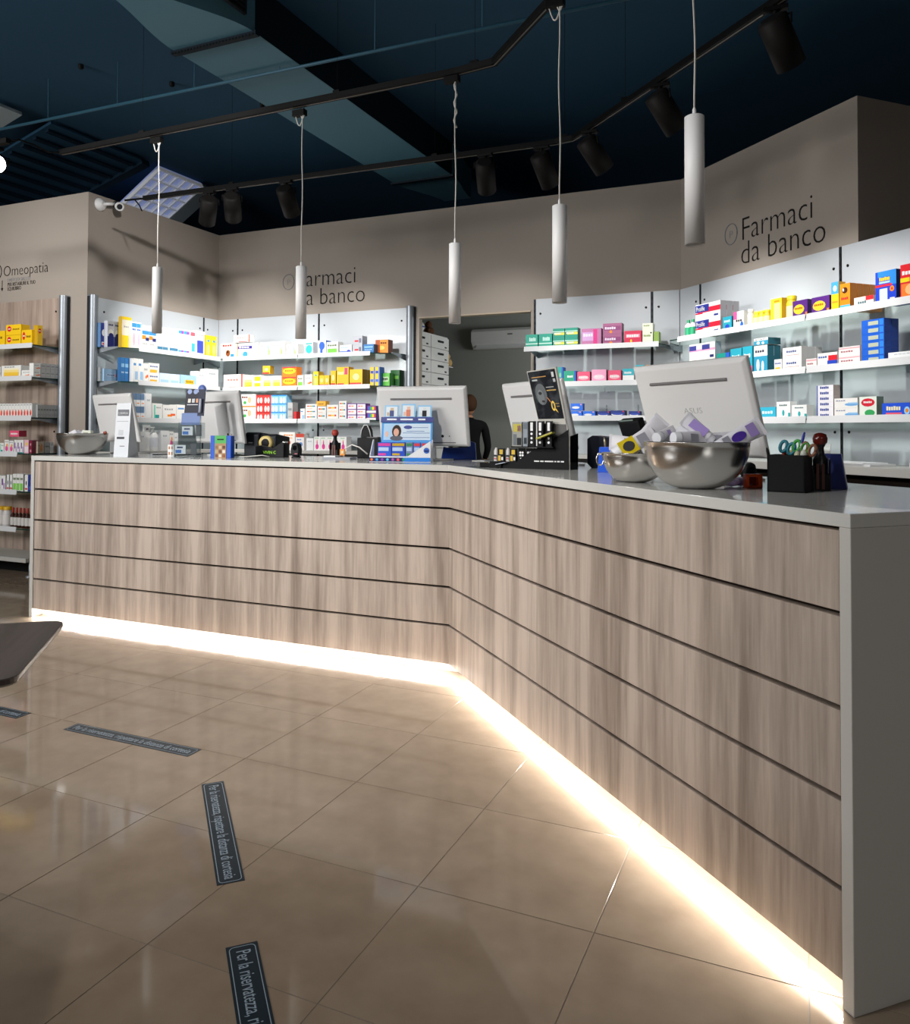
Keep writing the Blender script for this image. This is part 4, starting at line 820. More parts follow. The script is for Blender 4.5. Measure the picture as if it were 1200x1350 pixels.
# loose upper packs
def loose(w, s0, wd_, ht, z, style, label, dp=.07, dist=.3, kind='medicine_box'):
    o, rz = WF[w]; rzv = Vector((cos(rz), sin(rz), 0)); out = Vector((sin(rz), -cos(rz), 0)); p = o + rzv * s0 + out * dist
    return tag(put(box_mesh(wd_, dp, ht, style), kind, None, (p.x, p.y, z), rz), label, 'medicine box')
loose('D', -5.995, .115, .05, 1.013 - .0115 + .136, 'pinkred', 'crimson carton lying across the pink flowered cartons, oak unit', .07, .265)
loose('B', -4.95, .19, .07, 1.8885 + .152, 'w_redline', 'white carton with red print stacked on the brown disc carton', .07, .3)
loose('B', -4.68, .085, .075, 1.5965 + .136, 'yel_redfoot', 'yellow carton on the white-yellow low carton, left of doorway', .06, .27)
loose('R', -1.66, .1, .055, 1.3085 + .055, 'bblue', 'blue white-edged carton on top of two bright blue ones', .06, .3)
loose('C', 1.218, .125, .042, 1.5685 + .1795, 'w_tealpic', 'teal carton lying on the tall teal people cartons', .1, .3)
loose('B', -4.045, .1, .045, 1.2915 + .129, 'yel_or', 'small orange-yellow carton on the letter-printed stack', .06, .3)

# ------------------------------------------------------------------ monitors
MW, MH = .536, .344
def monitor(label, x, y, yaw, tilt, logo=False):
    root = thing('desktop_monitor', label, 'monitor', (x, y, H), yaw, 'white all-in-one monitors along the counter')
    ca = Matrix.Translation((0, 0, 1.109 - H)) @ Matrix.Rotation(tilt, 4, 'X')
    def part(b, name, par=root, **k):
        o = b.obj(name, par, **k)
        if par is root: o.matrix_local = ca
        return o
    b = MB(); w2, h = MW / 2, MH; e = .014
    vs = [(-w2, .028, 0), (w2, .028, 0), (w2, .028, h), (-w2, .028, h), (-w2, .012, 0), (w2, .012, 0), (w2, .012, h), (-w2, .012, h),
          (-w2 + e, 0, e), (w2 - e, 0, e), (w2 - e, 0, h - e), (-w2 + e, 0, h - e)]
    fs = [(3, 2, 1, 0), (8, 9, 10, 11)] + [(a, (a + 1) % 4, 4 + (a + 1) % 4, 4 + a) for a in range(4)] + [(4 + a, 4 + (a + 1) % 4, 8 + (a + 1) % 4, 8 + a) for a in range(4)]
    b.add(vs, fs, M_MON); hs = part(b, 'housing', bevel=.004)
    b = MB(); b.box(-w2 + .012, w2 - .012, .028, .030, .012, h - .012, M_SCREEN); b.obj('screen', hs)
    b = MB(); b.lathe([(.0055, 0), (.0055, 2 * .34 * MW)], M_SLOT, 10, (-.34 * MW, -.0005, h * .80), (1, 0, 0)); b.obj('handle_slot', hs)
    b = MB(); b.box(.02, .19, -.0012, 0, .022, .027, M_SLOT); b.obj('port_row', hs)
    b = MB(); b.lathe([(.008, 0), (.008, .0015)], M_BLKP, 12, (.115, -.0002, .062), (0, -1, 0)); b.lathe([(.003, 0), (.003, .0015)], M_BLKP, 8, (.155, -.0002, .062), (0, -1, 0)); b.obj('cable_socket', hs)
    if logo: curve_text('ASUS', .03, mat('grey_logo', '#a9a8a6', .35, .4), 'logo', hs, (0, -.0006, h * .47), (pi / 2, 0, 0), 1.3, .0008, .0004, 'CENTER')
    b = MB(); b.prism([(-.1, -.02), (.1, -.02), (.12, .17), (-.12, .17)], 0, .008, M_MON); b.obj('stand_base', root, bevel=.002)
    b = MB(); b.xprism([(.045, .008), (.075, .008), (.05, .16), (.028, .15)], -.05, .05, M_MON); b.obj('stand_neck', root, bevel=.002)
    return root
monitor('white monitor back at the far left, behind the white standing card', -4.437, 4.17, -.277, .225)
monitor('white monitor back behind the navy toothbrush display', -3.535, 4.149, -.266, .152)
monitor('white monitor back in the middle, behind the blue toothpaste display', -1.984, 4.051, .103, .226)
monitor('white monitor back half hidden by the black poster stand', -1.202, 3.794, -.676, .261)
monitor('nearest white monitor back, large, behind the big steel bowl', -.332, 2.915, -.666, .298, True)

# ------------------------------------------------------------------ pendant lamps
TZ = 3.0
def pendant(label, x, y, zb, loops):
    root = thing('pendant_lamp', label, 'lamp', (x, y, zb), 0, 'white tube pendant lamps over the counter')
    b = MB(); r = .03; n = 32; L_ = .4
    b.lathe([(r - .003, .004), (r, 0), (r, L_ - .003), (r - .004, L_), (.006, L_)], M_LAMP, n, caps=False)
    b.lathe([(r - .003, .004), (r - .003, .05)], M_LAMP, n, caps=False); sh = b.obj('lamp_tube', root)
    b = MB(); b.lathe([(0, .05), (r - .003, .05)], mat('lamp_reflector', '#9b978f', .5), n, caps=False); b.obj('reflector', sh)
    b = MB(); b.lathe([(.006, L_), (.006, L_ + .02), (.002, L_ + .03)], M_LAMP, 10); b.obj('cord_grip', root)
    b = MB(); top = TZ - zb - .04; pts = []
    for i in range(15):
        t = i / 14; pts.append((.004 * sin(t * 9 + x) * (t * (1 - t) * 4), 0, L_ + .02 + (top - L_ - .02) * t))
    b.tube(pts, .0032, M_CORD, 6); b.obj('cord', root)
    b = MB()
    if loops == 'loop':
        b.tube([(-.045 + .05 * (i / 8), .0, top - .01 - .055 * sin(pi * i / 8)) for i in range(9)], .0032, M_CORD, 6)
        b.tube([(.012 * cos(a), 0, top + .012 + .045 * sin(a) * .9) for a in [i * pi / 5 for i in range(11)]], .0032, M_CORD, 6)
    else:
        b.tube([(.008 * sin(i * 1.3), .006 * cos(i * 1.3), top + .03 - i * .018) for i in range(16)], .004, M_CORD, 6)
    b.obj('cord_loop', root)
    b = MB(); b.box(-.06, .02, -.018, .018, top - .012, top + .022, M_BLACK); b.obj('track_adapter', root, bevel=.003)
    return root
pendant('white tube pendant lamp over the left counter, furthest left', -3.6, 3.66, 1.785, 'loop')
pendant('white tube pendant lamp in front of the left Farmaci lettering', -2.555, 3.66, 1.706, 'loop')
pendant('white tube pendant lamp over the inner corner of the counter', -1.602, 3.61, 1.735, 'knot')
pendant('white tube pendant lamp hanging in front of the right-hand teal cartons', -.921, 3.13, 1.724, 'loop')
pendant('nearest and largest white tube pendant lamp at the right', -.313, 2.529, 1.776, 'loop')

# ------------------------------------------------------------------ lighting tracks
def track(label, pts, w=.036, h=.032):
    root = thing('lighting_track', label, 'lighting track', (0, 0, 0))
    for (x0, y0), (x1, y1) in zip(pts, pts[1:]):
        d = Vector((x1 - x0, y1 - y0, 0)); c = ((x0 + x1) / 2, (y0 + y1) / 2, TZ)
        b = MB(); b.obox(c, d, (-d.y, d.x, 0), (0, 0, 1), d.length / 2 + .01, w / 2, h / 2, M_BLACK)
        b.obox((c[0], c[1], TZ - h / 2 - .001), d, (-d.y, d.x, 0), (0, 0, 1), d.length / 2, .004, .0015, mat('track_conductor', '#6d6a66', .35, .7)); b.obj('rail', root, bevel=.002, seg=1)
        L_ = d.length; n = max(1, int(L_ / 1.1))
        for i in range(n):
            q = Vector((x0, y0, 0)) + d * ((i + .5) / n)
            k = MB(); k.tube([(q.x, q.y, TZ), (q.x, q.y, 3.9)], .0012, M_BLACK, 4); k.box(q.x - .02, q.x + .02, q.y - .014, q.y + .014, TZ + .014, TZ + .03, M_BLACK); k.obj('suspension_wire', root)
    return root
track('black lighting track above the counter carrying the white pendants', [(-4.42, 3.65), (-1.60, 3.61), (-1.385, 3.585), (.9, 1.26)])
track('black lighting track nearer the shelves carrying the round spotlights', [(-4.7, 4.64), (-1.42, 4.74), (-1.30, 4.72), (1.1, 2.36)])
b = MB(); b.tube([(-4.7, 4.64, TZ), (-4.89, 4.62, 3.0)], .008, M_BLACK, 8); b.tube([(-4.8, 4.63, TZ), (-4.75, 4.63, 2.95), (-4.72, 4.63, 2.9)], .005, M_BLACK, 6)
tag(b.obj('power_cable'), 'thin black cable running left from the spotlight track end', 'cable')
b = MB(); b.tube([(-4.42, 3.65, 3.0), (-4.46, 3.58, 2.985), (-4.49, 3.5, 3.01), (-4.52, 3.42, 3.02), (-4.56, 3.38, 3.0)], .006, M_BLACK, 8)
tag(b.obj('power_cable'), 'black cable curving from the pendant track end to the left', 'cable')
b = MB(); b.box(-5.8, -4.55, 3.352, 3.388, 2.985, 3.017, M_BLACK); tag(b.obj('lighting_track', bevel=.002), 'short black track piece at the left picture edge', 'lighting track')
def spotlight(label, x, y, aim, power, z=TZ, lamp=True, group='black cylinder spotlights on the shelf-side track', lens=None):
    p = Vector((x, y, z)); root = thing('track_spotlight', label, 'spotlight', (x, y, z), 0, group)
    a = Vector(aim) - p; d = a.normalized(); piv = Vector((0, 0, -.11))
    b = MB(); b.box(-.05, .05, -.018, .018, -.036, -.016, M_BLACK); b.lathe([(.012, -.07), (.012, -.03)], M_BLACK, 10); b.obj('track_adapter', root, bevel=.002, seg=1)
    s_ = Vector((-d.y, d.x, 0)); s_ = s_.normalized() if s_.length > .05 else Vector((1, 0, 0))
    b = MB(); b.tube([piv - s_ * .07, piv - s_ * .07 + Vector((0, 0, .04)), Vector((0, 0, -.07)) - s_ * .045, Vector((0, 0, -.066)), Vector((0, 0, -.07)) + s_ * .045, piv + s_ * .07 + Vector((0, 0, .04)), piv + s_ * .07], .005, M_BLACK, 6); b.obj('yoke', root)
    b = MB(); R_ = .062
    b.lathe([(R_ * .7, -.05), (R_, -.04), (R_, .17), (R_ - .006, .17), (R_ - .008, .13)], M_SPOT, 28, piv, d, caps=False); b.lathe([(0, -.05), (R_ * .7, -.05)], M_SPOT, 28, piv, d, caps=False)
    hd = b.obj('lamp_head', root)
    b = MB(); b.lathe([(0, .13), (R_ - .008, .13)], lens or mat('lamp_lens', '#cfd4d8', .3), 24, piv, d, caps=False); b.obj('lens', hd)
    if lamp: spot('spot_beam', p + piv + d * .18, aim, power, 62, .8, (1, .97, .93), .045)
    return root
s44 = sin(A44)
spotlight('leftmost black spotlight above the left shelves, tipped left', -4.08, 4.655, (-5.1, 5.6, 1.9), 120)
spotlight('black spotlight beside the leftmost one on the rear track', -3.87, 4.66, (-5.0, 6.3, 1.7), 120)
spotlight('third black spotlight from the left, standing apart', -3.4, 4.675, (-3.9, 6.4, 1.6), 108)
spotlight('upright black spotlight above the doorway lintel, centre', -1.885, 4.72, (-2.4, 6.5, 1.6), 60)
spotlight('black spotlight leaning right, behind the fourth pendant cord', -1.51, 4.735, (-1.2, 6.2, 1.5), 84)
spotlight('black spotlight at the bend of the rear track', -1.17, 4.595, (-.3, 5.9, 1.5), 96)
spotlight('black spotlight on the sloping rear track left of the largest pendant', -.68, 4.115, (.2, 5.3, 1.5), 84)
spotlight('largest black spotlight at top right of the rear track', -.11, 3.555, (.6, 4.8, 1.5), 60)
spotlight('spotlight glowing white at the left picture edge', -4.66, 3.37, (-.6, .3, 1.3), 10, 2.985, False, None, mat('glowing_lens', '#ffffff', .3, emit=25))

# ------------------------------------------------------------------ ceiling duct, grilles, pipe, camera
dt = thing('air_duct', 'long teal rectangular air duct crossing under the ceiling', 'duct', (0, 0, 0))
b = MB(); b.box(-3.65, -3.03, 3.84, 6.75, 3.6, 3.9, M_DUCTD); b.box(-3.648, -3.032, 3.84, 6.75, 3.597, 3.6, M_DUCT); b.obj('duct_section', dt, bevel=.002)  # underside sheet painted as lit, sides painted as shaded
def collar(y0, y1, xl, xr):
    b = MB(); L1 = []; R1 = []; n = 10
    for i in range(n + 1):
        t = i / n; e_ = 3 * t * t - 2 * t ** 3; y = y0 + (y1 - y0) * t
        L1.append((-3.65 + (xl + 3.65) * e_, y)); R1.append((-3.03 + (xr + 3.03) * e_, y))
    b.prism(L1 + R1[::-1], 3.597, 3.9, M_DUCT); return b.obj('tapered_end', dt)
collar(3.84, 3.1, -3.50, -3.30); collar(6.75, 7.5, -3.45, -3.15)
b = MB(); b.box(-3.48, -3.32, 1.2, 3.1, 3.64, 3.9, M_DUCT); b.obj('branch_duct', dt)
b = MB(); b.box(-3.67, -3.01, 3.82, 3.86, 3.575, 3.6, M_DUCTD)
for i in range(26): b.box(-3.66 + i * .025, -3.65 + i * .025, 3.815, 3.82, 3.57, 3.583, M_BLACK)
b.obj('flange', dt)
b = MB(); b.box(-3.67, -3.01, 6.73, 6.77, 3.58, 3.6, M_DUCTD); b.obj('flange', dt)
b = MB(); b.box(-3.04, -3.018, 3.3, 3.75, 3.66, 3.84, M_DGREY)
for i in range(6): b.box(-3.018, -3.014, 3.32, 3.73, 3.67 + i * .028, 3.685 + i * .028, M_BLACK)
b.obj('side_grille', dt)
b = MB(); b.tube([(-6.1, 4.235, 3.57), (-.2, 4.32, 3.57)], .011, mat('teal_pipe', '#305c70', .5), 10)
for i in range(9): b.box(-6.05 + i * .72, -6.045 + i * .72, 4.27, 4.275, 3.57, 3.6 if i == 4 else 3.9, mat('teal_pipe', '#305c70', .5))
pp = tag(b.obj('conduit_pipe'), 'thin teal pipe running across the ceiling', 'pipe')
# sloping intake grille and egg-crate panel
def slope_frame(name, label, cat, p0, slope):
    r = thing(name, label, cat, p0); r.rotation_euler = (0, slope, 0); return r
gr = slope_frame('air_grille', 'large dark slatted intake grille sloping from the ceiling at left', 'grille', (-6.0, 4.845, 3.85), -.27)
nv = mat('dark_navy_paint', '#12293a', .8)
b = MB(); b.box(-1.7, 0, 0, 1.03, .012, .035, M_CEIL); b.obj('grille_frame', gr)
b = MB(); b.box(-1.7, .0, 1.03, 1.13, -.02, .035, nv); b.obj('end_strip', gr)
for i in range(10):
    b = MB(); x = -.1 - i * .16; b.box(x - .022, x + .022, .03, 1.0, -.012, .012, nv); b.obj('slat', gr, bevel=.003, seg=1)
lg = slope_frame('louvre_panel', 'pale square egg-crate light panel sloping from the ceiling', 'ceiling light', (-5.99, 6.10, 3.85), -.55)
b = MB(); b.box(-1.15, 0, 0, .63, .02, .04, mat('pale_violet_panel', '#8f9ccb', .6, emit=.32)); b.obj('backing', lg)  # weak emission added so the backing looks lit
b = MB(); b.box(-1.15, .0, .63, .83, -.02, .04, mat('pale_grey_side', '#a9bac2', .6)); b.obj('side_strip', lg)
for i in range(9):
    b = MB(); x = -.005 - i * .14; b.box(x - .008, x + .008, 0, .63, -.02, .02, mat('louvre_white_lit', '#d9dde4', .5, emit=.12)); b.obj('grid_bar', lg)  # bars given a faint glow so they look lit
for i in range(6):
    b = MB(); y = .005 + i * .124; b.box(-1.15, 0, y - .008, y + .008, -.02, .02, mat('louvre_white_lit', '#d9dde4', .5, emit=.12)); b.obj('grid_bar', lg)
b = MB(); b.box(-.9, 0, 0, .3, 0, .03, mat('pale_grey_side', '#a9bac2', .6)); pl_ = tag(b.obj('ceiling_panel', None, (-6.02, 4.28, 3.84)), 'pale grey sloping ceiling panel corner at the left edge', 'panel'); pl_.rotation_euler = (0, -.27, 0)
cmr = thing('security_camera', 'white bullet security camera on top of the left wall', 'camera', (-5.485, 4.93, 3.09))
b = MB(); b.lathe([(.055, 0), (.055, .012), (.045, .03), (.02, .045)], M_WHITE, 20, (0, -.02, .02), (1, 0, 0)); b.obj('wall_mount', cmr)
dr = Vector((.75, -.45, -.32)).normalized()
b = MB(); b.tube([(.03, -.02, .02), (.07, .03, .03), (.08, .07, .04)], .014, M_WHITE, 8); b.obj('arm', cmr)
b = MB(); b.lathe([(.03, -.06), (.034, -.05), (.034, .075), (.03, .08)], M_DGREY, 20, (.09, .09, .03), dr); bd = b.obj('camera_body', cmr)
b = MB(); b.lathe([(.036, .055), (.036, .085), (.024, .085), (.022, .076)], M_WHITE, 20, (.09, .09, .03), dr, caps=False); b.lathe([(0, .076), (.024, .076)], M_BLKP, 16, (.09, .09, .03), dr, caps=False); b.obj('lens_hood', bd)

# ------------------------------------------------------------------ back room
ac = thing('air_conditioner', 'white split air conditioner on the grey back room wall', 'air conditioner', (-3.13, 8.8, 2.16))
b = MB(); b.xprism([(0, 0), (0, .235), (-.16, .235), (-.2, .2), (-.2, .09), (-.13, 0)], -.48, .48, M_WHITE); b.obj('housing', ac, bevel=.006)
b = MB(); b.obox((0, -.168, .04), (1, 0, 0), (0, .07, .09), (0, -.09, .07), .42, .045, .003, M_STRIP); b.obj('air_flap', ac)
b = MB(); b.box(-.02, .04, -.203, -.2, .15, .165, M_SLOT); b.obj('badge', ac)
cab = thing('drawer_cabinet', 'tall white cabinet of small drawers inside the doorway', 'cabinet', (-3.4, 6.63, 0), pi / 2)
b = MB(); b.box(0, .88, .012, .42, 0, 2.165, M_WHITE); b.obj('carcass', cab, bevel=.003)
z = 2.15
for i in range(9):
    z0 = z - .125
    for j in range(2):
        b = MB(); b.box(.01 + j * .435, .435 + j * .43, -.008, .012, z0 + .003, z - .003, M_WHITE); d_ = b.obj('drawer', cab, bevel=.002)
        k = MB(); k.box(.16 + j * .435, .28 + j * .435, -.022, -.008, z0 + .065, z0 + .085, M_DGREY); k.obj('handle', d_, bevel=.003)
        k = MB(); k.box(.33 + j * .435, .37 + j * .435, -.011, -.008, z0 + .02, z0 + .033, M_DGREY); k.obj('label_clip', d_)
    z = z0
b = MB(); b.box(.01, .87, -.006, .012, .06, z - .004, M_WHITE); b.obj('lower_door', cab, bevel=.002)
def plush(name, label, x, y, z, fur, belly, s=1.0, parent=None):
    r_ = thing(name, label, 'soft toy', (x, y, z), -.8)
    b = MB(); b.lathe([(0, 0), (.05 * s, .01 * s), (.06 * s, .05 * s), (.045 * s, .09 * s), (.0, .1 * s)], fur, 14); b.obj('body', r_)
    b = MB(); b.lathe([(0, .085 * s), (.04 * s, .1 * s), (.045 * s, .13 * s), (.03 * s, .16 * s), (0, .165 * s)], fur, 14, (0, -.01 * s, 0)); hd = b.obj('head', r_)
    for k in (-1, 1):
        b = MB(); b.lathe([(0, 0), (.016 * s, .006 * s), (.012 * s, .02 * s), (0, .024 * s)], fur, 10, (.03 * s * k, -.01 * s, .15 * s)); b.obj('ear', hd)
        b = MB(); b.tube([(.04 * s * k, -.02 * s, .07 * s), (.07 * s * k, -.04 * s, .04 * s)], [.02 * s, .014 * s], belly, 8); b.obj('arm', r_)
        b = MB(); b.tube([(.03 * s * k, -.02 * s, .02 * s), (.04 * s * k, -.09 * s, .015 * s)], [.024 * s, .018 * s], belly, 8); b.obj('leg', r_)
    return r_
BR = mat('brown_plush', '#5a3a24', .95, bump=.6, bscale=200); TN = mat('tan_plush', '#c2a06a', .95, bump=.5, bscale=200)
plush('teddy_bear', 'brown soft toy lying on top of the drawer cabinet', -3.5, 7.25, 2.166, BR, BR, .85)
b = MB(); b.box(-3.55, -3.4, 7.515, 7.62, 1.86, 1.868, M_WHITE); sh_ = tag(b.obj('small_wall_ledge'), 'small white ledge beside the drawer cabinet', 'ledge')
plush('soft_toy', 'tan and brown soft toy sitting beside the drawer cabinet', -3.44, 7.57, 1.869, TN, TN, .85)
b = MB(); b.lathe([(0, 0), (.035, .008), (.05, .04), (.05, .06), (.035, .09), (0, .1)], M_WHITE, 16); b.lathe([(.051, .04), (.051, .055)], mat('blue_band', '#3a5aa0', .5), 16, caps=False)
tag(b.obj('globe_ornament', None, (-3.46, 6.95, 2.166)), 'small white round ornament at the cabinet front corner', 'ornament')

# person in the back room, seen from behind over the middle monitor
def person():
    root = thing('person', 'person in black shirt standing in the back room behind the middle monitor', 'person', (-3.33, 7.9, 0), radians(215))
    J = {'pelvis': (0, 0, .86), 'waist': (0, 0, .98), 'chest': (0, .0, 1.14), 'up': (0, 0, 1.27), 'neck': (0, -.01, 1.35), 'nk2': (0, -.015, 1.40)}
    V = []; E = []; Rr_ = []; idx = {}
    def a(n, p, r, par=None):
        idx[n] = len(V); V.append(p); Rr_.append(r)
        if par: E.append((idx[par], idx[n]))
    a('pelvis', (0, 0, .86), (.15, .105)); a('waist', (0, 0, .98), (.125, .095), 'pelvis'); a('chest', (0, 0, 1.13), (.145, .105), 'waist'); a('up', (0, 0, 1.25), (.13, .09), 'chest')
    a('neck', (0, -.005, 1.32), (.05, .05), 'up'); a('nk2', (0, -.012, 1.38), (.046, .046), 'neck')
    for k, n in ((-1, 'l'), (1, 'r')):
        a('sh' + n, (.165 * k, 0, 1.265), (.055, .055), 'up'); a('el' + n, (.215 * k, -.02, 1.02), (.04, .04), 'sh' + n); a('wr' + n, (.2 * k, -.14, .86), (.028, .028), 'el' + n); a('hd' + n, (.19 * k, -.2, .82), (.026, .02), 'wr' + n)
        a('hip' + n, (.085 * k, 0, .80), (.085, .085), 'pelvis'); a('kn' + n, (.095 * k, -.01, .45), (.055, .055), 'hip' + n); a('an' + n, (.1 * k, .01, .09), (.038, .038), 'kn' + n); a('to' + n, (.1 * k, -.13, .045), (.035, .03), 'an' + n)
    me = bpy.data.meshes.new('body'); me.from_pydata(V, E, []); o = bpy.data.objects.new('body', me); COL.objects.link(o); o.parent = root
    sk = o.modifiers.new('skin', 'SKIN'); sk.use_smooth_shade = True
    for i, r in enumerate(Rr_): me.skin_vertices[0].data[i].radius = r
    me.skin_vertices[0].data[0].use_root = True
    ss = o.modifiers.new('sub', 'SUBSURF'); ss.levels = 2; ss.render_levels = 2
    dg = bpy.context.evaluated_depsgraph_get(); m2 = bpy.data.meshes.new_from_object(o.evaluated_get(dg)); o.modifiers.clear(); o.data = m2
    SK = mat('skin', '#b98468', .6); SH = mat('black_shirt', '#151517', .9); TR = mat('dark_trousers', '#1c1f28', .9); SHO = mat('dark_shoes', '#0e0e0e', .6)
    m2.materials.clear()
    for m in (SK, SH, TR, SHO): m2.materials.append(m)
    for p in m2.polygons:
        c = p.center; p.use_smooth = True
        arm = abs(c.x) > .14 and c.z < 1.08
        p.material_index = 0 if (c.z > 1.34 or (arm and c.z < .9 and c.z > .7 and c.y < -.08)) else 1 if c.z > .84 else 2 if c.z > .08 else 3
    def blob(n, c, r, m, name, par):
        b = MB(); k = 12; prof = [(sin(pi * i / k), -cos(pi * i / k)) for i in range(k + 1)]
        b.lathe(prof, m, 20, caps=False); b.v = [(c[0] + v[0] * r[0], c[1] + v[1] * r[1], c[2] + v[2] * r[2]) for v in b.v]
        return b.obj(name, par)
    hd = blob(0, (0, -.015, 1.475), (.073, .09, .108), SK, 'head', root)
    HR = mat('brown_hair', '#4a3222', .8, bump=.6, bscale=120)
    blob(0, (0, .012, 1.495), (.082, .09, .10), HR, 'hair', hd)
    b = MB(); b.tube([(0, -.1, 1.49), (0, -.12, 1.46), (0, -.1, 1.452)], [.008, .013, .01], SK, 8); b.obj('nose', hd)
    for k in (-1, 1):
        blob(0, (.028 * k, -.093, 1.487), (.012, .008, .007), M_WHITE, 'eye', hd); blob(0, (.072 * k, -.005, 1.475), (.01, .018, .028), SK, 'ear', hd)
    b = MB(); b.tube([(-.022, -.094, 1.432), (0, -.102, 1.430), (.022, -.094, 1.432)], .005, mat('lips', '#8e4a42', .6), 6); b.obj('mouth', hd)
    for k in (-1, 1):
        for f in range(4):
            b = MB(); x = .19 * k + (f - 1.5) * .014; L_ = [.055, .065, .068, .058][f]
            b.tube([(x, -.21, .82), (x, -.21 - L_ * .5, .805), (x, -.21 - L_ * .8, .78)], [.009, .008, .006], SK, 8); b.obj('finger', o)
        b = MB(); b.tube([(.19 * k - .03 * k, -.18, .83), (.19 * k - .045 * k, -.215, .82), (.19 * k - .045 * k, -.235, .81)], [.01, .009, .007], SK, 8); b.obj('thumb', o)
    return root
person()

# ------------------------------------------------------------------ steel bowls with samples
def bowl(label, x, y, R_, ht, ring=False):
    root = thing('steel_bowl', label, 'bowl', (x, y, H), YAW)
    b = MB(); prof = [(R_ * .24, 0)]; n = 14
    for i in range(1, n + 1):
        a = i / n * pi / 2; prof.append((R_ * (.24 + .76 * sin(a) ** .9), ht * (1 - cos(a)) ** .95))
    prof += [(R_ + .003, ht + .001), (R_ + .002, ht + .003), (R_ - .002, ht + .001)]
    inner = [(max(r - .003, 0), z + .003) for r, z in prof[:n + 1]][::-1]
    b.lathe(prof + inner + [(0, .003)], M_STEEL, 56, caps=False); b.lathe([(0, 0), (R_ * .24, 0)], M_STEEL, 56, caps=False)
    b.obj('bowl_shell', root)
    if ring:
        b = MB(); c = Vector((-R_ - .008, 0, ht - .02)); b.tube([(c.x + .012 * cos(t), 0, c.z + .02 * sin(t)) for t in [2 * pi * i / 14 for i in range(15)]], .003, M_STEEL, 6); b.obj('ring_handle', root)
    return root
bowl('large shallow steel bowl of cream tubes on the right counter', -.306, 2.49, .154, .137)
bowl('smaller steel bowl holding yellow and white tubes beside the large one', -.53, 2.69, .108, .096, True)
bowl('steel bowl with white samples at the far left counter end', -4.50, 3.91, .163, .142)
def tube_item(label, base, loc, d, up, L_, r, body, cap, deco, name='cream_tube'):
    # local z runs from cap to crimped end
    dz = Vector(d).normalized(); dx = Vector(up).cross(dz).normalized(); dy = dz.cross(dx)
    Rm = Matrix(((dx.x, dy.x, dz.x), (dx.y, dy.y, dz.y), (dx.z, dy.z, dz.z))).to_4x4()
    Bm = Matrix.Translation((base[0], base[1], H)) @ Matrix.Rotation(YAW, 4, 'Z') @ Matrix.Translation(loc) @ Rm
    root = thing(name, label, 'tube', (0, 0, 0)); root.matrix_world = Bm
    n = 20; b = MB(); rings = []
    for k in range(7):
        t = k / 6; z = L_ * (.16 + .78 * t); a = r * (.95 + .33 * t); c = r * .95 * (1 - t) ** .8 + .0015
        rings.append([(a * cos(2 * pi * i / n), c * sin(2 * pi * i / n), z) for i in range(n)])
    vs = [v for q in rings for v in q]
    b.add(vs, [(k * n + i, k * n + (i + 1) % n, (k + 1) * n + (i + 1) % n, (k + 1) * n + i) for k in range(6) for i in range(n)], body, True)
    b.box(-r * 1.28, r * 1.28, -.0015, .0015, L_ * .93, L_, body)
    b.obj('tube_body', root)
    b = MB(); b.lathe([(r * .86, 0), (r * .9, .003), (r * .93, L_ * .16)], cap, n); b.obj('cap', root)
    for (t0, t1, hw, m, sh) in deco:
        b = MB(); z0, z1 = L_ * (.16 + .78 * t0), L_ * (.16 + .78 * t1)
        def dep(t): return r * .95 * (1 - t) ** .8 + .0025
        if sh == 'o':
            zc, rz_ = (z0 + z1) / 2, (z1 - z0) / 2; q = 16; tc = (t0 + t1) / 2; sl = (dep(t1) - dep(t0)) / (z1 - z0)
            for sg in (1, -1): b.add([(hw * cos(2 * pi * i / q), sg * (dep(tc) + sl * rz_ * sin(2 * pi * i / q) + .0005), zc + rz_ * sin(2 * pi * i / q)) for i in range(q)], [tuple(range(q))], m)
        else:
            for sg in (1, -1): b.add([(-hw, sg * dep(t0), z0), (hw, sg * dep(t0), z0), (hw, sg * dep(t1), z1), (-hw, sg * dep(t1), z1)], [(0, 1, 2, 3)], m)
        b.obj('printed_label', root)
    return root
TW = mat('tube_white', '#dcdbe2', .35); TC = mat('cap_white', '#dfe0e6', .3); TPU = mat('tube_purple', '#4b2f9a', .4); TLV = mat('tube_lavender', '#a48fd0', .4); TYL = mat('tube_yellow', '#e3c91c', .4); TDK = mat('tube_print', '#3a3a3c', .5); TGR = mat('tube_grey_print', '#9a9aa6', .5)
BB = (-.306, 2.49); SB = (-.53, 2.69)
tube_item('tube with purple oval and wide crimped end leaning out of large bowl', BB, (.045, -.03, .115), (.82, .1, .42), (.1, -1, .3), .17, .024, TW, TC, [(.2, .6, .014, TPU, 'o'), (.0, .18, .018, TGR, 'r'), (.66, .9, .02, TLV, 'r')])
tube_item('white tube lying with its round cap to the left in large bowl', BB, (-.075, -.02, .15), (.9, .3, -.02), (0, -1, .2), .13, .021, TW, TC, [(.3, .6, .012, TGR, 'r')])
tube_item('white tube with its flat cap towards us at the back of large bowl', BB, (-.03, .035, .17), (.25, .95, -.15), (0, 0, 1), .14, .023, TW, TC, [])
tube_item('lavender-print tube crossing the middle of large bowl', BB, (.055, .02, .14), (-.55, .1, .5), (0, -1, .3), .11, .02, TW, TC, [(.15, .8, .015, TLV, 'r')])
tube_item('white tube lying at the left rim of large bowl', BB, (-.12, .0, .15), (.5, .5, .12), (0, -1, .3), .12, .018, TW, TC, [(.3, .6, .01, TLV, 'r')])
tube_item('white tube resting flat across the right part of large bowl', BB, (.01, .03, .145), (.9, -.1, .02), (0, -1, .3), .12, .02, TW, TC, [(.3, .6, .01, TGR, 'r')])
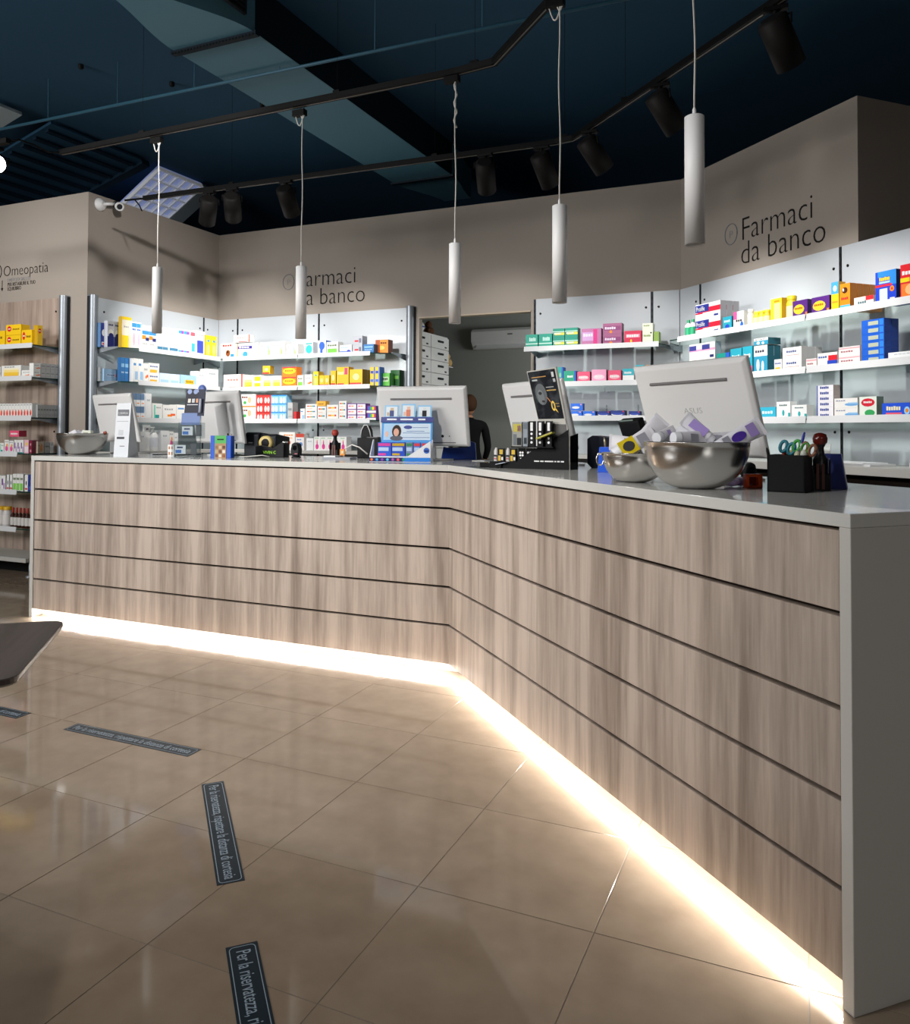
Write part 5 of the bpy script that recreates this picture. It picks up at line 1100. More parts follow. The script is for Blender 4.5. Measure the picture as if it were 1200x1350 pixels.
tube_item('yellow and white tube with dark round emblem in small bowl', SB, (-.075, -.02, .088), (.75, .05, .42), (.05, -1, .35), .16, .025, TW, TC, [(.0, .48, .027, TYL, 'r'), (.08, .42, .017, TDK, 'o'), (.56, .84, .018, TGR, 'r')])
tube_item('white tube standing highest, crimp up, in small bowl', SB, (.0, .03, .11), (.55, .2, .5), (0, -1, .3), .16, .024, TW, TC, [(.3, .6, .012, TGR, 'r')])
tube_item('white tube with crimped end to the left in small bowl', SB, (.05, .02, .125), (-.95, .1, .06), (0, -1, .3), .13, .022, TW, TC, [(.3, .6, .014, TGR, 'r')])
tube_item('white tube with grey print at the right of small bowl', SB, (.02, -.02, .095), (.8, .1, .35), (0, -1, .3), .12, .02, TW, TC, [(.3, .7, .012, TGR, 'r')])
LBW = (-4.50, 3.91)
for i, (dx, dy, rz_, lb) in enumerate(((-.08, 0, .3, 'crumpled white sachet heap at left of far bowl'), (-.03, .03, -.4, 'white sachet leaning in the middle of far bowl'), (-.1, .05, .9, 'pale sachet at the back of far bowl'))):
    b = MB(); q = [(-.035, -.01, 0), (.035, -.012, 0), (.045, .012, .03), (0, .0, .05), (-.04, .015, .028)]
    b.add(q + [(x, y + .012, z - .004) for x, y, z in q], [(0, 1, 2, 3, 4), (9, 8, 7, 6, 5), (0, 5, 6, 1), (1, 6, 7, 2), (2, 7, 8, 3), (3, 8, 9, 4), (4, 9, 5, 0)], TW)
    tag(b.obj('sachet', None, (LBW[0] + dx * cos(YAW), LBW[1] + dy, H + .118), YAW + rz_), lb, 'sachet')
b = MB(); b.box(-.028, .028, -.02, .02, 0, .035, mat('cream_box', '#dfe2d2', .5)); b.box(-.024, .01, -.0205, -.02, .012, .02, pm('#8a8f7a')); tag(b.obj('sample_box', None, (-4.47, 3.93, H + .128), YAW), 'small cream box standing in the far left bowl', 'box')
tube_item('small tube with dark red cap poking over the right rim of far bowl', LBW, (.172, -.02, .15), (-.8, 0, -.3), (0, -1, 0), .1, .012, TW, mat('dark_red_cap', '#9a3a1c', .4), [])

# ------------------------------------------------------------------ small things on the counter
def board_text(parent, body, x, z, size, c, y=-.0035, sx=1, align='CENTER'):
    return curve_text(body, size, pm(c), 'printed_words', parent, (x, y, z), (pi / 2, 0, 0), sx, 0, .0001, align)
# white standing card
r_ = thing('standing_card', 'white folded display card with CURAPROX heading at left counter end', 'display card', (-3.905, 3.68, H), .12)
cardm = mat('white_card', '#cfd3d8', .5)
b = MB(); b.xprism([(0, 0), (.004, 0), (.03, .335), (.026, .335)], -.052, .052, cardm); b.obj('front_panel', r_)
b = MB(); b.add([(.052, .0, 0), (.052, .10, 0), (.052, .032, .335), (.052, .026, .335), (.055, .0, 0), (.055, .10, 0), (.055, .032, .335), (.055, .026, .335)], [(0, 1, 2, 3), (7, 6, 5, 4), (0, 4, 5, 1), (1, 5, 6, 2), (2, 6, 7, 3), (3, 7, 4, 0)], cardm); b.obj('side_panel', r_)
b = MB(); k_ = .0776
def cf(u0, v0, u1, v1, c, bb=None):
    (bb or b).add([(-.052 + u0 * .104, v0 * .335 * k_ - .0006, v0 * .335), (-.052 + u1 * .104, v0 * .335 * k_ - .0006, v0 * .335), (-.052 + u1 * .104, v1 * .335 * k_ - .0006, v1 * .335), (-.052 + u0 * .104, v1 * .335 * k_ - .0006, v1 * .335)], [(0, 1, 2, 3)], pm(c))
cf(.12, .76, .92, .88, '#3a3c46'); cf(.1, .655, .9, .665, '#8a8f98'); cf(.25, .4, .6, .5, '#b4b8bd'); cf(.15, .33, .7, .37, '#33363e'); cf(.4, .19, .75, .205, '#6a7078')
b.obj('print', r_)
curve_text('CURAPROX', .019, pm('#d6dade'), 'heading', r_, (0, .79 * .335 * k_ - .0016, .79 * .335), (pi / 2 - .077, 0, 0), .72, 0, .0001, 'CENTER')
# navy toothbrush blister display
r_ = thing('blister_display', 'navy and silver toothbrush display with clear packs on the left counter', 'display stand', (-3.50, 3.86, H), .18)
b = MB(); b.xprism([(.03, .27), (.034, .27), (.06, .425), (.056, .425)], -.075, .06, pm('#16182c')); hb = b.obj('header_card', r_)
b = MB()
for i in range(4): b.add([(-.055 + i * .028, .038, .34), (-.035 + i * .028, .038, .34), (-.035 + i * .028, .0425, .365), (-.055 + i * .028, .0425, .365)], [(0, 1, 2, 3)], pm(['#d8cfc0', '#b9bdc6', '#c98a5a', '#d6dadf'][i]))
for i in range(3): b.lathe([(0, 0), (.016, 0)], pm('#7f93c4'), 12, (-.05 + i * .042, .0525, .41), (0, -1, .18), caps=False)
b.add([(-.06, .037, .325), (.045, .037, .325), (.045, .038, .33), (-.06, .038, .33)], [(0, 1, 2, 3)], pm('#c9ccd6')); b.obj('print', hb)
b = MB(); b.xprism([(.012, .2), (.014, .2), (.030, .275), (.028, .275)], -.085, .045, pm('#4a6aa6')); b.obj('blue_panel', r_)
for j, (zz, xo, yo) in enumerate(((.115, -.01, .0), (.0, -.03, -.045))):
    b = MB(); b.box(-.09 + xo * .8, .065 + xo * .2, yo, yo + .05, zz, zz + .1, M_CLEAR); pk = b.obj('clear_pack', r_, bevel=.004)
    b = MB(); y_ = yo + .025; b.box(-.075 + xo, -.0 + xo, y_, y_ + .002, zz + .02, zz + .075, pm('#e3e6ea')); b.box(-.07 + xo, -.03 + xo, y_ - .001, y_, zz + .025, zz + .045, pm('#2f6fc0')); b.box(.015 + xo * .3, .055 + xo * .3, y_, y_ + .002, zz + .015, zz + .085, pm('#55585e')); b.box(-.06 + xo, -.02 + xo, y_ - .001, y_, zz + .055, zz + .065, pm('#32406a')); b.obj('insert_card', pk)
r2 = thing('toothbrush_sample', 'blue hanging toothbrush blister with round top beside the navy display', 'toothbrush pack', (-3.405, 3.80, H), .18)
b = MB(); b.lathe([(.0, 0), (.027, 0), (.027, .004), (0, .004)], pm('#5c74b4'), 20, (0, .055, .42), (0, -1, 0), caps=False); b.lathe([(.027, -.001), (.031, .002)], pm('#c9d2e8'), 20, (0, .055, .42), (0, -1, 0)); b.obj('round_tab', r2)
b = MB(); b.xprism([(.035, .255), (.039, .255), (.055, .42), (.051, .42)], -.022, .022, pm('#1a1f3c')); b.obj('backing_card', r2)
b = MB(); b.tube([(0, .030, .275), (0, .038, .36)], .009, pm('#b6bdd0'), 8); b.obj('toothbrush', r2)
b = MB(); b.xprism([(.035, 0), (.038, 0), (.042, .26), (.039, .26)], -.004, .004, M_CLEAR); b.obj('support_rod', r2)
b = MB(); b.box(-.022, .022, -.018, .018, 0, .075, pm('#e6e4e2'))
for i in range(2):
    for j in range(2): b.box(-.016 + i * .018, -.006 + i * .018, -.0186, -.018, .012 + j * .035, .03 + j * .035, pm('#b0703a'))
tag(b.obj('medicine_box', None, (-3.655, 3.86, H), .2), 'small white box with brown squares left of the toothbrush display', 'medicine box')
# leaflet holder
r_ = thing('leaflet_holder', 'small blue-sided holder with green-headed brown picture leaflet', 'leaflet holder', (-3.24, 3.82, H), .2)
b = MB(); b.box(-.068, .068, 0, .045, 0, .135, pm('#1a56c8')); b.obj('holder', r_, bevel=.002)
b = MB(); b.box(-.038, .038, -.002, 0, 0, .135, pm('#4cae54')); b.box(-.036, .038, -.003, -.002, .0, .088, pm('#a8835c'))
for i in range(9): b.box(-.034 + (i % 3) * .024, -.016 + (i % 3) * .024, -.0036, -.003, .004 + (i // 3) * .026, .022 + (i // 3) * .026, pm(['#7a4326', '#d9d2c4', '#8c5230', '#b9a06a', '#6a3a2a', '#e0d8cc', '#94683c', '#c8b28a', '#5a3020'][i]))
b.box(-.022, .022, -.0026, -.002, .108, .116, pm('#1d2a20')); b.obj('leaflet', r_)
# dark printer behind, tape dispenser, scanner
r_ = thing('receipt_printer', 'dark grey receipt printer behind the black tape dispenser', 'printer', (-3.22, 4.16, H), .12)
b = MB(); b.xprism([(0, 0), (.19, 0), (.19, .14), (.03, .155), (0, .14)], -.11, .0, M_DGREY); b.obj('front_housing', r_, bevel=.008)
b = MB(); b.xprism([(0.01, 0), (.19, 0), (.19, .125), (.03, .145), (.01, .13)], .002, .12, M_DGREY); b.obj('side_housing', r_, bevel=.008)
b = MB(); b.box(-.075, -.045, -.0015, 0, .085, .091, pm('#a8acb2')); b.obj('badge', r_)
def tape_disp(label, x, y, rz, body, rollm, s=1.0, text=None):
    r_ = thing('tape_dispenser', label, 'tape dispenser', (x, y, H), rz)
    b = MB(); b.yprism([(-.1 * s, 0), (.1 * s, 0), (.1 * s, .085 * s), (.085 * s, .095 * s), (.02 * s, .06 * s), (-.06 * s, .075 * s), (-.1 * s, .07 * s)], 0, .06 * s, body); b.obj('base', r_, bevel=.004)
    b = MB(); b.lathe([(.028 * s, .015), (.046 * s, .015), (.046 * s, .045 * s), (.028 * s, .045 * s), (.028 * s, .015)], rollm, 24, (-.04 * s, 0, .088 * s), (0, 1, 0), caps=False); b.obj('tape_roll', r_)
    b = MB(); b.lathe([(.026 * s, .012), (.026 * s, .05 * s)], body, 16, (-.04 * s, 0, .088 * s), (0, 1, 0)); b.obj('hub', r_)
    b = MB(); b.box(.086 * s, .101 * s, .008, .052 * s, .09 * s, .1 * s, M_STEEL); b.obj('cutter', r_)
    if text: curve_text(text, .026, mat('green_print', '#9adf2c', .5), 'printed_name', r_, (.0, -.0008, .022), (pi / 2, 0, 0), 1, -.0004, .0002, 'CENTER')
    return r_
tape_disp('black tape dispenser with green VIVIN C print and yellow roll', -3.06, 4.06, .12, M_BLKP, mat('yellow_tape', '#d9c27a', .4), 1, 'VIVIN C')
def scanner(label, x, y, rz, s=1.0, z=0):
    r_ = thing('barcode_scanner', label, 'scanner', (x, y, H + z), rz)
    b = MB(); b.lathe([(.03 * s, 0), (.03 * s, .006), (.012 * s, .012)], M_BLKP, 18); b.obj('stand_foot', r_)
    b = MB(); b.yprism([(-.027 * s, .01), (.027 * s, .01), (.03 * s, .05 * s), (.022 * s, .085 * s), (0, .095 * s), (-.022 * s, .085 * s), (-.03 * s, .05 * s)], -.02 * s, .025 * s, M_BLKP); b.obj('scan_head', r_, bevel=.006)
    b = MB(); b.lathe([(0, 0), (.015 * s, 0)], M_SCREEN, 14, (0, -.0206 * s, .06 * s), (0, -1, 0), caps=False); b.box(.0, .02 * s, -.0215 * s, -.02 * s, .02 * s, .026 * s, pm('#b05a6a')); b.obj('window', r_)
    return r_
scanner('small black barcode scanner right of the black tape dispenser', -2.91, 4.13, .1)
# hand stamps
def stamp(label, x, y, rz, knob, s=1.0):
    r_ = thing('hand_stamp', label, 'stamp', (x, y, H), rz)
    b = MB(); b.box(-.028 * s, .028 * s, -.02 * s, .02 * s, 0, .055 * s, M_BLKP); b.box(-.03 * s, -.024 * s, -.022 * s, .022 * s, 0, .1 * s, M_BLKP); b.box(.024 * s, .03 * s, -.022 * s, .022 * s, 0, .1 * s, M_BLKP); b.obj('frame', r_, bevel=.003)
    b = MB(); b.lathe([(.022 * s, .055 * s), (.022 * s, .1 * s), (.013 * s, .115 * s), (.011 * s, .135 * s), (.018 * s, .15 * s)], M_BLKP, 18); b.obj('shaft', r_)
    b = MB(); b.lathe([(.013 * s, .142 * s), (.021 * s, .152 * s), (.0225 * s, .165 * s), (.018 * s, .178 * s), (.006 * s, .183 * s), (0, .183 * s)], knob, 22, caps=False); b.obj('knob', r_)
    b = MB(); b.box(-.012 * s, -.004 * s, -.0225 * s, -.02 * s, .005 * s, .085 * s, mat('dark_brown_metal', '#5a3a34', .35, .5)); b.box(.004 * s, .012 * s, -.0225 * s, -.02 * s, .005 * s, .085 * s, mat('dark_brown_metal', '#5a3a34', .35, .5)); b.obj('side_rails', r_)
    return r_
RK = mat('dark_red_knob', '#4a130d', .25, coat=.4)
stamp('black hand stamp with red knob left of the black cube box', -2.62, 4.12, .1, mat('red_knob', '#a2382e', .25), .95)
stamp('large black hand stamp with dark red knob beside the pen cup', .035, 2.55, YAW - .4, RK, .92)
r_ = thing('stamp_stand', 'short black bracket between the pen cup and the large stamp', 'stand', (.0, 2.51, H), YAW - .4)
b = MB(); b.box(-.02, .02, 0, .03, 0, .066, M_BLKP); b.obj('bracket_body', r_, bevel=.004)
b = MB(); b.tube([(-.015, .0, .068), (0, -.002, .072), (.02, 0, .07)], .003, M_BLKP, 6); b.obj('bracket_lip', r_)
# POS cube box, tall scanner, cable, notepad
r_ = thing('terminal_box', 'black cube box left of the middle monitor', 'box', (-2.44, 4.2, H), .1)
b = MB(); b.box(-.07, .075, 0, .14, 0, .125, M_BLKP); b.obj('box_shell', r_, bevel=.004)
b = MB(); b.box(-.01, .06, .01, .12, .125, .13, M_SLOT); b.obj('top_tray', r_)
r_ = thing('barcode_scanner', 'pointed black scanner standing behind the black cube box', 'scanner', (-2.55, 4.38, H), .1)
b = MB(); b.lathe([(.035, 0), (.035, .008), (.01, .014), (.01, .13)], M_BLKP, 14); b.obj('stem', r_)
b = MB(); b.yprism([(-.034, .12), (.034, .12), (.028, .17), (.012, .2), (-.012, .2), (-.028, .17)], -.02, .03, M_BLKP); b.obj('scan_head', r_, bevel=.006)
b = MB(); b.tube([(-.034, -.022, .13), (-.028, -.022, .17), (-.01, -.022, .203), (.012, -.022, .203), (.028, -.022, .17), (.038, -.022, .13)], .003, M_WHITE, 6); b.obj('white_rim', r_)
b = MB(); P0 = Vector((-2.36, 4.08, H + .03)); b.tube([P0 + Vector(v) for v in ((-.01, 0, 0), (-.06, -.01, .04), (-.11, -.01, .055), (-.16, -.01, .03), (-.18, -.01, -.005), (-.16, -.01, -.02), (-.13, -.03, -.026))], .004, M_CORD, 8)
tag(b.obj('white_cable'), 'thick white cable looping in front of the black cube box', 'cable')
b = MB(); b.box(-.06, .12, -.06, .03, 0, .012, pm('#8d9098')); b.box(-.055, .02, -.05, .02, .012, .02, pm('#e2e4e6')); tag(b.obj('notepad', None, (-2.55, 4.02, H), .1), 'grey notepad lying before the red-knobbed stamp', 'notepad')
b = MB(); b.box(-.016, .016, -.004, .004, 0, .038, pm('#e08a2c')); b.box(-.006, .006, -.0045, -.004, .01, .028, pm('#c9d8c0')); tag(b.obj('orange_tag', None, (-2.53, 4.06, H + .0205), .1), 'small orange tag standing beside the stamp', 'tag')
# cables on the left counter
for pts, m, r, lb in (([(-3.86, 3.9, .004), (-3.78, 3.95, .006), (-3.7, 3.93, .004), (-3.66, 3.98, .004), (-3.6, 4.06, .004)], M_BLKP, .004, 'thin dark cable right of the white standing card'),
                      ([(-3.36, 3.98, .004), (-3.3, 3.92, .01), (-3.2, 3.95, .012), (-3.12, 3.93, .004), (-3.08, 3.96, .004)], M_BLKP, .004, 'black cable behind the leaflet holder'),
                      ([(-3.2, 3.88, .004), (-3.12, 3.9, .004), (-3.04, 3.96, .012), (-3.0, 3.98, .004)], M_CORD, .0035, 'white cable right of the leaflet holder')):
    b = MB(); b.tube([(x, y, H + z + r) for x, y, z in pts], r, m, 6); tag(b.obj('cable'), lb, 'cable')
# toothpaste display
r_ = thing('toothpaste_display', 'blue and white cardboard toothpaste display before the middle monitor', 'display stand', (-2.01, 3.80, H), .3)
sb, db, lbm, wc = pm('#3f9ae0'), pm('#1b2f86'), pm('#b9d6ee'), pm('#e6e8ec')
b = MB(); b.box(-.165, .17, 0, .1, 0, .03, wc); b.box(-.165, .17, -.001, 0, .002, .024, pm('#1f2a62')); b.box(.02, .17, -.0015, -.001, .002, .024, pm('#2a7fd8'))
for i, c in enumerate(('#ef7a2c', '#4aa3dc', '#8a4ab0', '#5ac0e8', '#b05aa0', '#ef5a5a', '#2aa05a')): b.lathe([(0, 0), (.0075, 0)], pm(c), 10, (-.152 + i * .029, -.002, .013), (0, -1, 0), caps=False)
b.obj('tray', r_)
b = MB(); b.xprism([(0, .03), (.1, .03), (.1, .12), (.085, .12)], .165, .169, wc); b.xprism([(0, .03), (.1, .03), (.1, .12), (.085, .12)], -.165, -.161, wc); b.obj('side_wing', r_)
b = MB(); b.yprism([(.045, .03), (.17, .03), (.17, .115)], -.0015, .0015, wc); b.obj('front_wing', r_)
b = MB(); b.lathe([(0, 0), (.016, 0)], pm('#3a6ac4'), 16, (.148, -.003, .062), (0, -1, 0), caps=False); b.box(.137, .158, -.0042, -.003, .056, .064, pm('#16205a')); b.obj('round_emblem', r_)
b = MB(); b.xprism([(.09, .10), (.093, .10), (.113, .215), (.11, .215)], -.12, .165, sb); bk = b.obj('back_board', r_)
k2 = .174
def bf(b, x0, z0, x1, z1, c, e=0):
    f_ = lambda z: .09 + (z - .1) * k2 - .001 - e
    b.add([(x0, f_(z0), z0), (x1, f_(z0), z0), (x1, f_(z1), z1), (x0, f_(z1), z1)], [(0, 1, 2, 3)], pm(c))
b = MB(); bf(b, -.108, .118, .155, .208, '#cfe0ee'); bf(b, -.108, .118, -.02, .208, '#a9cdea', .0003)
def ell(b, cx, cz, rx, rz_, c, e):
    f_ = lambda z: .09 + (z - .1) * k2 - .001 - e
    b.add([(cx + rx * cos(t), f_(cz + rz_ * sin(t)), cz + rz_ * sin(t)) for t in [2 * pi * i / 16 for i in range(16)]], [tuple(range(16))], pm(c))
ell(b, -.035, .165, .026, .036, '#33241e', .0006); ell(b, -.035, .128, .036, .014, '#4a4e5c', .0008); ell(b, -.037, .16, .015, .022, '#dba58c', .001); ell(b, -.09, .15, .01, .016, '#e2b8a4', .001)
ell(b, .028, .188, .024, .010, '#2a3c90', .0006)
for (x0, x1, z) in ((.055, .14, .185), (.02, .12, .165), (.0, .15, .155), (.0, .15, .13)): bf(b, x0, z, x1, z + .003, '#5a7ab0', .0008)
b.obj('portrait_panel', bk)
b = MB(); b.xprism([(.103, .215), (.107, .215), (.113, .245), (.109, .245)], -.125, .168, db)
for x0, x1 in ((-.09, -.035), (-.015, .055), (.085, .125)): b.add([(x0, .1025, .227), (x1, .1025, .227), (x1, .1045, .236), (x0, .1045, .236)], [(0, 1, 2, 3)], pm('#e6eaf2'))
b.obj('header_band', bk)
for i, (x0, h_) in enumerate(((-.105, .065), (-.012, .073), (.078, .065))):
    b = MB(); b.xprism([(.11, .245), (.113, .245), (.124, .245 + h_), (.121, .245 + h_)], x0, x0 + .08, pm('#8cc4ec'))
    f2 = lambda z: .11 + (z - .245) * .167 - .0012
    q = [('#c9b08c', .2, .5, '#2a3c80'), ('#e8b9a0', .2, .8, '#d87a5a'), ('#d6dde2', .1, .4, '#22242a')][i]
    def pr(u0, v0, u1, v1, c, e=0):
        z0, z1 = .245 + v0 * h_, .245 + v1 * h_; b.add([(x0 + u0 * .08, f2(z0) - e, z0), (x0 + u1 * .08, f2(z0) - e, z0), (x0 + u1 * .08, f2(z1) - e, z1), (x0 + u0 * .08, f2(z1) - e, z1)], [(0, 1, 2, 3)], pm(c))
    pr(.1, .05, .9, .88, '#dfe8ee'); pr(.35, .05, .65, .55, q[3], .0004); pr(.4, .55, .62, .78, q[0], .0004); pr(.15, .1, .32, .4, q[0], .0006)
    b.obj('picture_tab', bk)
for i, (x0, w_, c1, c2) in enumerate(((-.125, .075, '#2f5fd0', '#d84aa0'), (-.048, .075, '#2a4fc0', '#c8a42c'), (.03, .04, '#7a8ab0', '#3a8a5a'), (.072, .04, '#4a7ad0', '#d8404a'), (.114, .04, '#3a8fd8', '#d8404a'))):
    q = MB(); q.box(0, w_ - .002, 0, .045, 0, .075, pm(c1)); q.box(.003, w_ - .005, -.001, 0, .055, .07, pm(c2)); q.box(.004, w_ * .8, -.0015, -.001, .028, .048, pm('#b8d0ee')); q.box(.003, w_ * .6, -.001, 0, .004, .016, pm(c2))
    c_ = Vector((x0, .03 + .0, .0305)); wp = Matrix.Translation((-2.01, 3.80, H)) @ Matrix.Rotation(.3, 4, 'Z') @ c_
    tag(q.obj('toothpaste_box', None, wp, .3), ['blue toothpaste box with pink band, left in the display', 'blue toothpaste box with gold band in the display', 'narrow grey-blue toothpaste box in the display', 'narrow blue toothpaste box with red mark in the display', 'rightmost light blue toothpaste box in the display'][i], 'toothpaste box')
b = MB(); b.lathe([(.02, 0), (.021, .01), (.021, .06), (.012, .07), (.012, .085)], M_CLEAR, 16); b.box(-.015, -.006, -.022, -.021, .01, .045, pm('#1f4a38')); tag(b.obj('glass_bottle', None, (-1.93, 4.0, H)), 'small clear bottle between display and blue tape dispenser', 'bottle')
r_ = thing('tape_dispenser', 'bright blue tape dispenser under the middle monitor', 'tape dispenser', (-1.885, 4.31, H), .35)
blu = mat('bright_blue_plastic', '#143f9e', .4)
b = MB(); b.yprism([(-.105, 0), (.105, 0), (.098, .098), (.07, .108), (.055, .07), (-.07, .068), (-.09, .075)], 0, .065, blu); b.obj('base', r_, bevel=.004)
b = MB(); b.lathe([(.02, .01), (.03, .01), (.03, .05), (.02, .05), (.02, .01)], M_CLEAR, 18, (-.03, 0, .075), (0, 1, 0), caps=False); b.obj('tape_roll', r_)
b = MB(); b.prism([(0, 0), (.07, .01), (.075, .08), (.02, .09)], 0, .004, pm('#e0e2e4')); tag(b.obj('paper_slip', None, (-1.72, 4.12, H)), 'white paper slip right of the bright blue tape dispenser', 'paper')
# black poster display
DX, DY, DR = -1.083, 3.388, -.05
r_ = thing('poster_display', 'tall black cardboard display with face poster and product tray', 'display stand', (DX, DY, H), DR)
kb = mat('black_card', '#0a0a0c', .6)
b = MB(); b.yprism([(-.145, 0), (.13, 0), (.13, .178), (.10, .158), (-.04, .082), (-.11, .036)], -.002, .002, kb); b.obj('front_wing', r_)
b = MB(); b.yprism([(-.25, 0), (.13, 0), (.13, .16), (-.25, .02)], .13, .134, kb); b.obj('rear_wing', r_)
b = MB(); b.box(-.25, .13, .004, .13, 0, .03, kb); b.obj('tray_floor', r_)
b = MB(); xx = -.03
for w_ in (.024, .016, .04, .008, .012, .014): b.box(xx, xx + w_, -.0027, -.002, .033, .0385, pm('#d8d8d8')); xx += w_ + .005
b.obj('print', r_)
# poster board: leans so its top is to the left and back
P = [Vector(v) for v in ((-.012, .012, .2), (.118, .0, .2), (.069, .0, .452), (-.072, .012, .438))]
def poster_pt(u, v, e=0):
    a_ = P[0].lerp(P[1], u); c_ = P[3].lerp(P[2], u); q = a_.lerp(c_, v); return (q.x, q.y - e, q.z)
b = MB(); q4 = [poster_pt(0, 0), poster_pt(1, 0), poster_pt(1, 1), poster_pt(0, 1)]
b.add(q4 + [(x + .006, y + .004, z) for x, y, z in q4], [(0, 1, 2, 3), (7, 6, 5, 4), (0, 4, 5, 1), (1, 5, 6, 2), (2, 6, 7, 3), (3, 7, 4, 0)], mat('grey_card_edge', '#a9a79f', .5)); pb = b.obj('poster_board', r_)
def poster_mat():
    m = bpy.data.materials.new('dark_face_poster'); m.use_nodes = True; nt = m.node_tree; bs = nt.nodes['Principled BSDF']; L = nt.links
    tc = nt.nodes.new('ShaderNodeTexCoord'); n = nt.nodes.new('ShaderNodeTexNoise'); n.inputs['Scale'].default_value = 18; n.inputs['Detail'].default_value = 3; L.new(tc.outputs['Object'], n.inputs['Vector'])
    rp = nt.nodes.new('ShaderNodeValToRGB'); rp.color_ramp.elements[0].position = .45; rp.color_ramp.elements[0].color = (.008, .009, .012, 1); rp.color_ramp.elements[1].position = .8; rp.color_ramp.elements[1].color = (.06, .068, .075, 1)
    L.new(n.outputs['Fac'], rp.inputs['Fac']); L.new(rp.outputs['Color'], bs.inputs['Base Color']); bs.inputs['Roughness'].default_value = .7; bs.inputs['Specular IOR Level'].default_value = .1
    return m
b = MB(); b.add([poster_pt(.02, .1, .001), poster_pt(.97, .1, .001), poster_pt(.96, .98, .001), poster_pt(.02, .98, .001)], [(0, 1, 2, 3)], poster_mat())
def pell(cu, cv, ru, rv, c, e): b.add([poster_pt(cu + ru * cos(t), cv + rv * sin(t), e) for t in [2 * pi * i / 18 for i in range(18)]], [tuple(range(18))], pm(c))
def prec(u0, v0, u1, v1, c, e=.003): b.add([poster_pt(u0, v0, e), poster_pt(u1, v0, e), poster_pt(u1, v1, e), poster_pt(u0, v1, e)], [(0, 1, 2, 3)], pm(c))
pell(.33, .55, .2, .2, '#3c4246', .0015); pell(.3, .5, .12, .14, '#54595c', .002); pell(.3, .57, .06, .03, '#1b1d20', .0025); pell(.36, .42, .06, .02, '#2a2222', .0025)
pell(.68, .33, .07, .09, '#d8b23a', .003); pell(.68, .33, .035, .055, '#23302c', .0035)
b.add([poster_pt(.5, .5, .003), poster_pt(.6, .4, .003), poster_pt(.64, .38, .003), poster_pt(.55, .47, .003)], [(0, 1, 2, 3)], pm('#d9822c')); b.add([poster_pt(.72, .26, .003), poster_pt(.82, .2, .003), poster_pt(.76, .28, .003)], [(0, 1, 2)], pm('#d8b23a'))
prec(.12, .86, .62, .875, '#a8762c'); prec(.55, .66, .82, .675, '#8f8f8f'); prec(.55, .6, .88, .62, '#a8842c'); prec(.12, .8, .3, .83, '#9aa0a2'); prec(.82, .84, .9, .93, '#b8babb'); prec(.84, .75, .92, .81, '#9c9e9f'); prec(.76, .36, .9, .375, '#8a6a2c'); prec(.8, .31, .9, .325, '#8a6a2c')
b.obj('poster_print', pb)
b = MB(); b.add([(-.012, .012, .03), (.132, 0, .03), (.118, 0, .225), (-.013, .012, .225)], [(0, 1, 2, 3)], mat('dark_grey_card', '#4b4a48', .4)); b.obj('lower_board', r_)
b = MB(); b.add([(.133, -.002, 0), (.136, .002, 0), (.136, .002, .15), (.076, .002, .455), (.072, -.002, .455), (.132, -.002, .15)], [(0, 1, 2, 5), (5, 2, 3, 4)], mat('grey_card_edge', '#a9a79f', .5)); b.obj('edge_strip', r_)
Dm = Matrix.Translation((DX, DY, H)) @ Matrix.Rotation(DR, 4, 'Z')
def ditem(lx, ly, lz, w_, d_, h_, base, decs, label, name='supplement_box', cat='supplement box', grp=None):
    q = MB(); q.box(-w_ / 2, w_ / 2, 0, d_, 0, h_, pm(base))
    for (u0, v0, u1, v1, c) in decs: q.box(-w_ / 2 + u0 * w_, -w_ / 2 + u1 * w_, -.001, 0, v0 * h_, v1 * h_, pm(c))
    return tag(q.obj(name, None, Dm @ Vector((lx, ly, lz)), DR), label, cat, grp)
for i in range(3):
    q = MB(); w_, h_ = .027, .112; q.box(-w_ / 2, w_ / 2, 0, .02, 0, h_, pm('#111113')); q.box(-.006, .006, -.001, 0, h_ * .62, h_ * .95, pm('#dcdcdc'))
    for j in range(3): q.lathe([(0, 0), (.0055, 0)], pm('#e6e6e6'), 10, (0, -.0012, h_ * (.5 - j * .17)), (0, -1, 0), caps=False)
    tag(q.obj('supplement_box', None, Dm @ Vector((-.033 + i * .04, -.026, .1015 + (.0 if i < 3 else 0))), DR), ['left', 'middle', 'right'][i] + ' tall black box with three white dots in the poster display', 'supplement box', 'tall black dotted boxes')
b = MB(); b.box(-.13, .068, -.03, .1, .096, .101, kb); b.obj('riser_step', r_)
ditem(-.103, -.026, .1015, .046, .022, .108, '#8d8d88', [(.1, .6, .95, .92, '#b0a43a'), (.55, .62, .9, .85, '#a0608a'), (.1, .05, .45, .5, '#5a6268'), (.5, .05, .95, .35, '#23262a')], 'grey box with yellow panel at the back left of the poster display')
ditem(-.063, -.026, .1015, .022, .022, .11, '#7f8890', [(.1, .7, .9, .95, '#5a646e'), (.2, .1, .8, .35, '#30363c')], 'narrow silver-grey box in the poster display back row')
